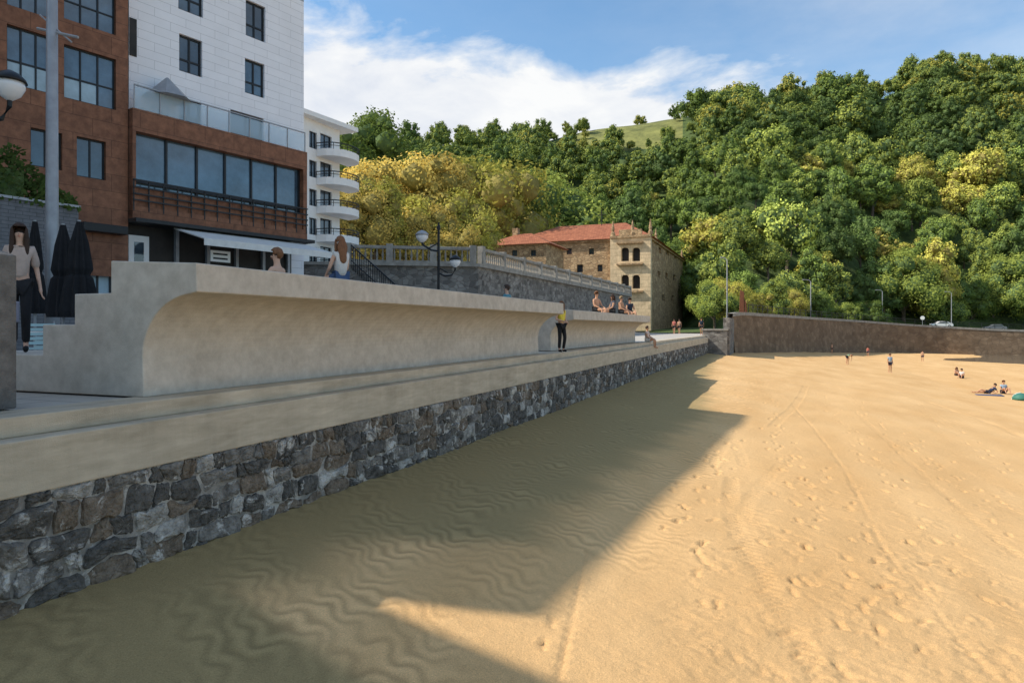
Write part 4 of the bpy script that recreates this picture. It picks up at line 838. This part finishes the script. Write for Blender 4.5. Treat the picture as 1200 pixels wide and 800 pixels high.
# ---------------------------------------------------------------- PEOPLE
SK=mat('skin',(.62,.38,.27),.6,.06,8,.05); SKT=mat('tanned skin',(.52,.28,.17),.6,.06,8,.05); EYE=mat('eye dark',(.02,.015,.01),.3,0,1,0); LIP=mat('lips',(.45,.14,.11),.5,0,1,0)
HB=mat('dark brown hair',(.045,.022,.013),.55,.3,30,.4,60); HR=mat('auburn hair',(.18,.08,.035),.55,.3,30,.4,60); HD=mat('blond hair',(.30,.20,.10),.55,.3,30,.4,60)
CL={}
def cloth(n,c):
    if n not in CL: CL[n]=mat(n+' cloth',c,.9,.15,6,.5,14,dist=.03)
    return CL[n]
def pose(k):
    J=dict(pelvis=(0,0,.95),waist=(0,0,1.10),chest=(0,0,1.28),nb=(0,.01,1.42),neck=(0,0,1.49),chin=(0,-.012,1.56),head=(0,-.012,1.625),shl=(.165,.01,1.385),shr=(-.165,.01,1.385),
      ell=(.215,.03,1.11),elr=(-.215,.03,1.11),wrl=(.22,-.05,.88),wrr=(-.22,-.05,.88),hil=(.085,0,.90),hir=(-.085,0,.90),knl=(.095,-.02,.49),knr=(-.095,-.02,.49),anl=(.10,.02,.085),anr=(-.10,.02,.085),tol=(.12,-.15,.035),tor=(-.12,-.15,.035))
    if k=='walk': J.update(knl=(.09,-.20,.52),anl=(.09,-.18,.12),tol=(.10,-.35,.06),knr=(-.09,.05,.48),anr=(-.09,.26,.12),tor=(-.10,.13,.035),wrl=(.20,.12,.90),ell=(.21,.10,1.12),elr=(-.21,-.02,1.11),wrr=(-.2,-.22,.95))
    if k=='carry': J.update(knl=(.09,-.12,.50),anl=(.09,-.10,.09),tol=(.10,-.27,.035),knr=(-.09,.03,.48),anr=(-.09,.17,.10),tor=(-.10,.03,.035),ell=(.22,.04,1.12),wrl=(.27,-.04,.88),elr=(-.21,.05,1.12),wrr=(-.20,-.10,.92))
    if k=='lean': J.update(ell=(.24,.05,1.12),wrl=(.16,-.16,1.02),elr=(-.24,.05,1.12),wrr=(-.12,-.20,1.06),knl=(.1,-.10,.50),anl=(.1,.0,.085),tol=(.12,-.16,.035))
    if k=='bend': J.update(waist=(0,-.12,1.02),chest=(0,-.30,1.08),nb=(0,-.44,1.08),neck=(0,-.50,1.07),chin=(0,-.57,1.04),head=(0,-.62,1.06),shl=(.16,-.40,1.06),shr=(-.16,-.40,1.06),ell=(.18,-.45,.78),elr=(-.18,-.45,.78),wrl=(.12,-.5,.54),wrr=(-.12,-.5,.54))
    if k in('sit','sitground'):
        dz=-.83
        for a in ('pelvis','waist','chest','nb','neck','chin','head','shl','shr','ell','elr','wrl','wrr','hil','hir'): J[a]=(J[a][0],J[a][1],J[a][2]+dz)
        J.update(pelvis=(0,0,.12),hil=(.09,-.03,.11),hir=(-.09,-.03,.11),wrl=(.16,-.30,.20),wrr=(-.16,-.30,.20),ell=(.23,-.08,.30),elr=(-.23,-.08,.30))
        if k=='sit': J.update(knl=(.11,-.44,.13),knr=(-.11,-.44,.13),anl=(.11,-.46,-.28),anr=(-.11,-.46,-.28),tol=(.12,-.62,-.33),tor=(-.12,-.62,-.33))
        else: J.update(knl=(.13,-.36,.42),knr=(-.13,-.36,.42),anl=(.13,-.58,.08),anr=(-.13,-.58,.08),tol=(.14,-.74,.04),tor=(-.14,-.74,.04),wrl=(.18,-.38,.36),wrr=(-.18,-.38,.36))
    if k=='recline': J.update(pelvis=(0,0,.11),waist=(0,.12,.18),chest=(0,.27,.29),nb=(0,.37,.40),neck=(0,.40,.46),chin=(0,.40,.52),head=(0,.40,.58),shl=(.17,.34,.37),shr=(-.17,.34,.37),ell=(.24,.48,.12),elr=(-.24,.48,.12),wrl=(.24,.24,.05),wrr=(-.24,.24,.05),hil=(.09,-.04,.10),hir=(-.09,-.04,.10),knl=(.10,-.45,.28),knr=(-.11,-.46,.10),anl=(.10,-.75,.07),anr=(-.11,-.88,.06),tol=(.11,-.88,.12),tor=(-.12,-.97,.14))
    return {a:Vector(v) for a,v in J.items()}
RAD=dict(pelvis=.125,waist=.105,chest=.125,nb=.065,neck=.05,chin=.062,head=.088,shl=.058,shr=.058,ell=.038,elr=.038,wrl=.025,wrr=.025,hil=.088,hir=.088,knl=.055,knr=.055,anl=.036,anr=.036,tol=.03,tor=.03)
EDG=[('pelvis','waist'),('waist','chest'),('chest','nb'),('nb','neck'),('neck','chin'),('chin','head'),('chest','shl'),('chest','shr'),('shl','ell'),('shr','elr'),('ell','wrl'),('elr','wrr'),('pelvis','hil'),('pelvis','hir'),('hil','knl'),('hir','knr'),('knl','anl'),('knr','anr'),('anl','tol'),('anr','tor')]
def skin_mesh(name,verts,rads,edges,root,sub,mats):
    me=bpy.data.meshes.new(name); me.from_pydata(verts,edges,[]); o=bpy.data.objects.new(name,me); COL.objects.link(o)
    md=o.modifiers.new('skin','SKIN')
    sv=me.skin_vertices[0].data
    for i,r in enumerate(rads): sv[i].radius=(r,r); sv[i].use_root=(i==root)
    md.use_smooth_shade=True; s=o.modifiers.new('sub','SUBSURF'); s.levels=sub; s.render_levels=sub
    dg=bpy.context.evaluated_depsgraph_get(); dg.update(); ev=o.evaluated_get(dg); nm=bpy.data.meshes.new_from_object(ev); bpy.data.objects.remove(o)
    for m in mats: nm.materials.append(m)
    for p in nm.polygons: p.use_smooth=True
    return nm
def link(name,me,parent): o=bpy.data.objects.new(name,me); COL.objects.link(o); o.parent=parent; return o
def person(x,y,z,rz,k,H,label,top=None,topc=(.5,.5,.5),bot='trousers',botn='black',botc=(.02,.02,.022),skin=SK,hair=HB,long=False,detail=1,group=None,sleeve=.5,slim=1.):
    t=thing('person',label,'person',(x,y,z),group); s=H/1.72; t.scale=(s*slim,s*slim,s); t.rotation_euler=(0,0,rz)
    J=pose(k); names=list(J); vs=[J[n_].copy() for n_ in names]; rd=[RAD[n_] for n_ in names]; ed=[(names.index(a),names.index(b_)) for a,b_ in EDG]
    def addv(p,r,par): vs.append(Vector(p)); rd.append(r); ed.append((par,len(vs)-1)); return len(vs)-1
    for sd in 'lr':
        w=J['wr'+sd]; e=J['el'+sd]; dr=(w-e).normalized(); sx=1 if sd=='l' else -1
        pi=addv(w+dr*.07,.03,names.index('wr'+sd))
        side=Vector((0,-1,0)) if abs(dr.y)<.8 else Vector((0,0,-1)); side=(side-dr*side.dot(dr)).normalized()
        if detail>1:
            crl=dr.cross(side).normalized()*(-sx)
            for q,(o_,l_) in enumerate([(-.024,.068),(-.008,.08),(.009,.076),(.025,.06)]):
                a=addv(w+dr*.10+side*-o_,.0095,pi); a=addv(w+dr*(.10+l_*.55)+side*-o_+crl*.008,.0085,a); addv(w+dr*(.10+l_)+side*-o_*1.05+crl*.03,.007,a)
            a=addv(w+dr*.04+side*.04,.011,pi); addv(w+dr*.09+side*.062,.0085,a)
        else:
            for o_ in (-.016,.016): addv(w+dr*.15-side*o_,.012,pi)
    body=skin_mesh('body',vs,rd,ed,names.index('pelvis'),2 if detail>1 else 1,[skin,EYE,LIP])
    hd=J['head']; up=(J['head']-J['neck']).normalized(); fw=Vector((0,-1,0)); fw=(fw-up*fw.dot(up)).normalized(); rt=up.cross(fw)
    bm=bmesh.new(); bm.from_mesh(body)
    def blob(c,r,sc,mi):
        res=bmesh.ops.create_icosphere(bm,subdivisions=1,radius=r)
        for v in res['verts']: v.co=c+rt*v.co.x*sc[0]+fw*v.co.y*sc[1]+up*v.co.z*sc[2]
        for f in {f for v in res['verts'] for f in v.link_faces}: f.material_index=mi; f.smooth=True
    for sx in(-1,1):
        blob(hd+fw*.082+rt*sx*.031+up*.0,.012,(1.2,.6,.8),1); blob(hd+rt*sx*.088-up*.012,.024,(.35,.7,1.1),0)
    blob(hd+fw*.092-up*.022,.017,(.7,1.1,1.2),0); blob(hd+fw*.080-up*.058,.02,(1.1,.5,.35),2)
    bm.to_mesh(body); bm.free(); link('body',body,t)
    bm=bmesh.new(); bmesh.ops.create_uvsphere(bm,u_segments=18,v_segments=12,radius=1)
    dele=[]
    for v in bm.verts:
        c=v.co.copy(); f_=-c.y; u_=c.z
        if f_>.35 and u_<.35 or (u_<-.35 and f_>-.2): dele.append(v)
        nzz=1+.05*noise.noise(c*6); v.co=hd-fw*.012+up*.022+rt*c.x*.103*nzz+fw*f_*.108*nzz+up*u_*.108*nzz
    bmesh.ops.delete(bm,geom=dele,context='VERTS')
    if long:
        res=bmesh.ops.create_uvsphere(bm,u_segments=14,v_segments=10,radius=1)
        for v in res['verts']:
            c=v.co.copy(); v.co=hd-fw*(.070+.02*abs(c.z))-up*.17+rt*c.x*(.12+.02*math.sin(c.z*5))+fw*-c.y*.05+up*c.z*.25
        for sx in(-1,1):
            res=bmesh.ops.create_uvsphere(bm,u_segments=12,v_segments=12,radius=1)
            for v in res['verts']:
                c=v.co.copy(); v.co=hd+rt*sx*(.092+.025*max(0,-c.z))-up*.15+fw*(.035+.05*max(0,-c.z)-c.y*.035)+rt*c.x*.036+up*c.z*.22
    hm=bpy.data.meshes.new('hair'); bm.to_mesh(hm); bm.free(); hm.materials.append(hair)
    for p in hm.polygons: p.use_smooth=True
    ho=link('hair',hm,t); sm=ho.modifiers.new('thick','SOLIDIFY'); sm.thickness=.012
    if top:
        a=.020; sl=sleeve; V2=[J['pelvis']*.9+J['waist']*.1,J['waist'],J['chest'],J['nb']-(J['neck']-J['nb'])*.1,J['shl'],J['shr'],J['shl'].lerp(J['ell'],sl),J['shr'].lerp(J['elr'],sl)]
        R2=[.132+a,.107+a,.127+a,.066+a*.6,.062+a*.8,.062+a*.8,.05+a*.8,.05+a*.8]; E2=[(0,1),(1,2),(2,3),(2,4),(2,5),(4,6),(5,7)]
        link('shirt',skin_mesh('shirt',V2,R2,E2,0,1,[cloth(top,topc)]),t)
    if bot:
        a=.014; f_=1. if bot=='trousers' else .55
        V2=[J['pelvis'],J['hil'],J['hir'],J['hil'].lerp(J['knl'],f_),J['hir'].lerp(J['knr'],f_)]; R2=[.127+a,.09+a,.09+a]+([.058+a]*2 if f_==1 else [.075+a]*2); E2=[(0,1),(0,2),(1,3),(2,4)]
        if f_==1: V2+=[J['knl'].lerp(J['anl'],.93),J['knr'].lerp(J['anr'],.93)]; R2+=[.045+a]*2; E2+=[(3,5),(4,6)]
        link(bot,skin_mesh(bot,V2,R2,E2,0,1,[cloth(botn,botc)]),t)
        if bot=='trousers':
            for sd in 'lr':
                an,to=J['an'+sd],J['to'+sd]; hl=an+(an-to).normalized()*.04; hl.z=an.z-.03
                link('shoe',skin_mesh('shoe',[hl,an.lerp(to,.5),to],[.04,.045,.036],[(0,1),(1,2)],0,1,[cloth('black',(.02,.02,.022))]),t)
    return t
person(-9.74,6.30,-.355,R(52),'carry',1.76,'woman with long dark hair, pale beige shirt and black trousers at the left edge','pale beige',(.50,.38,.32),long=True,detail=2,sleeve=.95,slim=.86)
x,y=-9.48,5.98
tb=thing('tote_bag','grey cloth bag held low by the woman at the left edge','bag',(x,y,.02))
b=MB(); b.hexa([(x-.10,y-.08,.06),(x+.07,y+.09,.06),(x+.04,y+.13,.06),(x-.13,y-.04,.06),(x-.11,y-.08,.34),(x+.08,y+.09,.34),(x+.06,y+.12,.34),(x-.13,y-.05,.34)]); b.build('bag_body',M['tote'],tb,bevel=.02)
b=MB(); b.tube([(x-.08,y-.05,.34),(x-.05,y-.02,.45),(x+.0,y+.03,.48),(x+.03,y+.07,.34)],.008,6); b.build('handle',M['tote'],tb)
person(-7.80,9.2,.41,R(-80),'sit',1.72,'bare shouldered man with short brown hair sitting behind the long bench',None,bot='shorts',botn='navy',botc=(.03,.04,.08),detail=2,hair=HR)
person(-7.32,10.3,.77,R(-110),'sit',1.62,'long haired woman in white top sitting up on the long bench','white',(.6,.58,.55),long=True,detail=2,sleeve=.15,hair=HR,bot='shorts',botn='blue',botc=(.06,.1,.2),slim=.86)
x,y=P(597,21.3); person(x,19.6,.41,R(-90),'sit',1.7,'person seated behind the far end of the long bench, only head showing','teal blue',(.1,.25,.3),hair=HB)
person(-6.64,21.5,PZ,R(60),'lean',1.66,'person in yellow top and black trousers standing in the gap between two benches','yellow',(.75,.60,.08),hair=HR,detail=2,long=True,slim=.88)
person(-6.75,37.9,PZ,R(80),'sit',1.68,'person in pale clothes sitting on the edge of the sea wall','pale pink',(.6,.5,.45),bot='shorts',botn='white',botc=(.5,.5,.5),skin=SKT)
for k,(px,tc,n_,lb) in enumerate([(699,(.4,.2,.12),'brown','leftmost of the tanned people sitting on the farther bench'),(718,(.10,.10,.12),'charcoal','dark topped person, second from left on the farther bench'),(728,(.45,.25,.15),'tan','third person from left on the farther bench'),(738,(.02,.03,.05),'dark navy','rightmost of the people sitting on the farther bench')]):
    dd=800*7.5/(C_*(912-px)); x,y=P(px,dd); person(x,y,.64,R([60,-60,80,40][k]),'sit',1.78,lb,n_ if k!=0 else None,tc,bot='shorts',skin=SKT,hair=[HR,HB,HD,HB][k],long=(k==1),sleeve=.3)
for px,dd,tc,n_,lb in [(790,78,(.5,.15,.12),'red','walker in red top on the far promenade'),(796,80,(.5,.3,.2),'orange','walker in orange top on the far promenade, just right of the red one'),(822,68,(.03,.03,.04),'dark navy','dark clothed walker at the far end of the promenade')]:
    x,y=P(px,dd); person(x,y,PZ,R(0),'walk',1.72,lb,n_,tc,bot='shorts',skin=SKT)
BP=[(850,412.5,'walk',1.5,'white',(.6,.6,.6),'white topped walker at the foot of the harbour wall'),(881,412.5,'stand',1.5,'black',(.02,.02,.02),'dark clothed walker right of the white topped one by the wall'),(975,414,'stand',1.5,'orange',(.5,.3,.2),'small figure standing far off at the middle of the harbour wall'),
(993,427,'bend',1.6,'green grey',(.2,.3,.2),'person bending down on the sand in the middle distance'),(1017,418,'walk',1.5,'red',(.5,.15,.12),'walker in red top far out on the sand'),(1043,437,'stand',1.72,'pale blue',(.3,.4,.5),'person in pale blue top standing alone on the sand'),
(1081,424,'walk',1.5,'orange',(.5,.3,.2),'walker near the tidal pool'),(1127,443,'sitground',1.6,'white',(.6,.6,.6),'person sitting on the sand left of the reclining pair'),(1158,461,'recline',1.7,'navy',(.03,.04,.08),'person in navy reclining on a blue towel'),(1176,461,'sitground',1.7,'pale blue',(.3,.4,.5),'person in pale blue sitting beside the reclining one'),(1121,440,'sitground',1.5,'orange',(.5,.3,.2),'person in orange sitting on the sand, leftmost of the seated ones')]
for px,py,k,H,n_,tc,lb in BP:
    x,y,z,dd=ground(px,py); person(x,y,z+.0,R(random.uniform(-40,60)) if k!='recline' else R(-80),k,H,lb,n_,tc,bot='shorts',botn='dark',botc=(.03,.03,.05),skin=SKT,hair=random.choice([HB,HR]),long=random.random()<.4)
x,y,z,dd=ground(1160,463); b=MB(); b.box(x-.8,x+.7,y-.35,y+.35,z-.02,z+.03); tw_=b.build('beach_towel',M['towel'],bevel=.01); tag(tw_,'dark blue beach towel under the reclining person','towel')
x,y,z,dd=ground(1189,468); bt=thing('beach_shelter','small teal green dome beach shelter at the right edge','beach shelter',(x,y,z)); b=MB()
b.lathe([(.45,0),(.43,.14),(.36,.28),(.2,.38),(.05,.42)],(x+.3,y,z),14); b.build('canopy',M['green'],bt,True); b=MB(); b.tube([(x-.17,y,z),(x-.08,y,z+.24),(x+.1,y,z+.39),(x+.3,y,z+.44)],.02,6); b.build('hoop',M['whitep'],bt)
# ---------------------------------------------------------------- WORLD, SUN, CAMERA
sd=Vector((1.0,.40,-1.0)); el=math.asin(1/sd.length); az=math.atan2(-1,-.40)
w=bpy.data.worlds.new('World'); bpy.context.scene.world=w; w.use_nodes=True; nt=w.node_tree; L=nt.links; bg=nt.nodes['Background']; bg.inputs[1].default_value=1.
sky=nn(nt,'ShaderNodeTexSky',sky_type='NISHITA'); sky.sun_disc=False; sky.sun_elevation=el; sky.sun_rotation=az%(2*math.pi); sky.air_density=1.0; sky.dust_density=.8; sky.ozone_density=1.6
def math_(op,a,b_=None,c=None,clamp=False):
    n=nn(nt,'ShaderNodeMath',operation=op); n.use_clamp=clamp
    for i,v in enumerate((a,b_,c)):
        if v is None: continue
        if isinstance(v,(int,float)): n.inputs[i].default_value=v
        else: L.new(v,n.inputs[i])
    return n.outputs[0]
tc=nn(nt,'ShaderNodeTexCoord'); sp=nn(nt,'ShaderNodeSeparateXYZ'); L.new(tc.outputs['Generated'],sp.inputs[0])
azn=math_('ARCTAN2',sp.outputs[0],sp.outputs[1]); eln=math_('ARCSINE',sp.outputs[2])
cb=nn(nt,'ShaderNodeCombineXYZ'); L.new(azn,cb.inputs[0]); L.new(math_('MULTIPLY',eln,2.2),cb.inputs[1])
n1=nn(nt,'ShaderNodeTexNoise'); n1.inputs['Scale'].default_value=5.; n1.inputs['Detail'].default_value=10; n1.inputs['Roughness'].default_value=.58; n1.inputs['Distortion'].default_value=.3; L.new(cb.outputs[0],n1.inputs[0])
n2=nn(nt,'ShaderNodeTexNoise'); n2.inputs['Scale'].default_value=1.6; n2.inputs['Detail'].default_value=10; n2.inputs['Roughness'].default_value=.62; L.new(cb.outputs[0],n2.inputs[0])
eltop=math_('MULTIPLY_ADD',azn,-.14,.345)
v=math_('SUBTRACT',eltop,eln); v=math_('MULTIPLY_ADD',math_('SUBTRACT',n1.outputs[0],.5),.26,v); bank=math_('MULTIPLY',v,18.,clamp=True)
fade=math_('MULTIPLY_ADD',azn,-2.6,.35,clamp=True); fade=math_('ADD',fade,.42,clamp=True); bank=math_('MULTIPLY',bank,fade)
wis=math_('MULTIPLY',math_('SUBTRACT',n2.outputs[0],.38),3.0,clamp=True); hz=math_('MULTIPLY_ADD',azn,1.4,.40,clamp=True); den=math_('MAXIMUM',bank,math_('MULTIPLY',wis,math_('MULTIPLY_ADD',hz,.55,.12)))
den=math_('MULTIPLY',den,.96)
ccr=nn(nt,'ShaderNodeMapRange'); ccr.inputs[1].default_value=.35; ccr.inputs[2].default_value=.6; L.new(n1.outputs[0],ccr.inputs[0])
mr=nn(nt,'ShaderNodeMix',data_type='RGBA'); mr.inputs[6].default_value=(.76,.80,.88,1); mr.inputs[7].default_value=(1.0,1.0,.99,1); L.new(ccr.outputs[0],mr.inputs[0])
sm=nn(nt,'ShaderNodeMix',data_type='RGBA',blend_type='MULTIPLY'); sm.inputs[0].default_value=1; sm.inputs[7].default_value=(.15,.19,.20,1); L.new(sky.outputs[0],sm.inputs[6])
mx=nn(nt,'ShaderNodeMix',data_type='RGBA'); L.new(den,mx.inputs[0]); L.new(sm.outputs[2],mx.inputs[6]); L.new(mr.outputs[2],mx.inputs[7]); L.new(mx.outputs[2],bg.inputs[0])
sl=bpy.data.lights.new('Sun','SUN'); sl.energy=5.0; sl.angle=R(.4); sl.color=(1,.92,.80); so=bpy.data.objects.new('Sun',sl); COL.objects.link(so); so.rotation_euler=sd.to_track_quat('-Z','Y').to_euler()
cm=bpy.data.cameras.new('Camera'); cm.lens=24; cm.sensor_width=36; cm.shift_y=-17/1200; cm.clip_end=5000; cm.clip_start=.1; co=bpy.data.objects.new('Camera',cm); COL.objects.link(co); co.rotation_euler=(R(90),0,R(21.3)); co.location=(0,0,0)
bpy.context.scene.camera=co
sc_=bpy.context.scene; sc_.view_settings.view_transform='Standard'; sc_.view_settings.look='None'; sc_.view_settings.exposure=0
for o in list(bpy.data.objects):
    if o.parent is None: o.location.z+=5.0
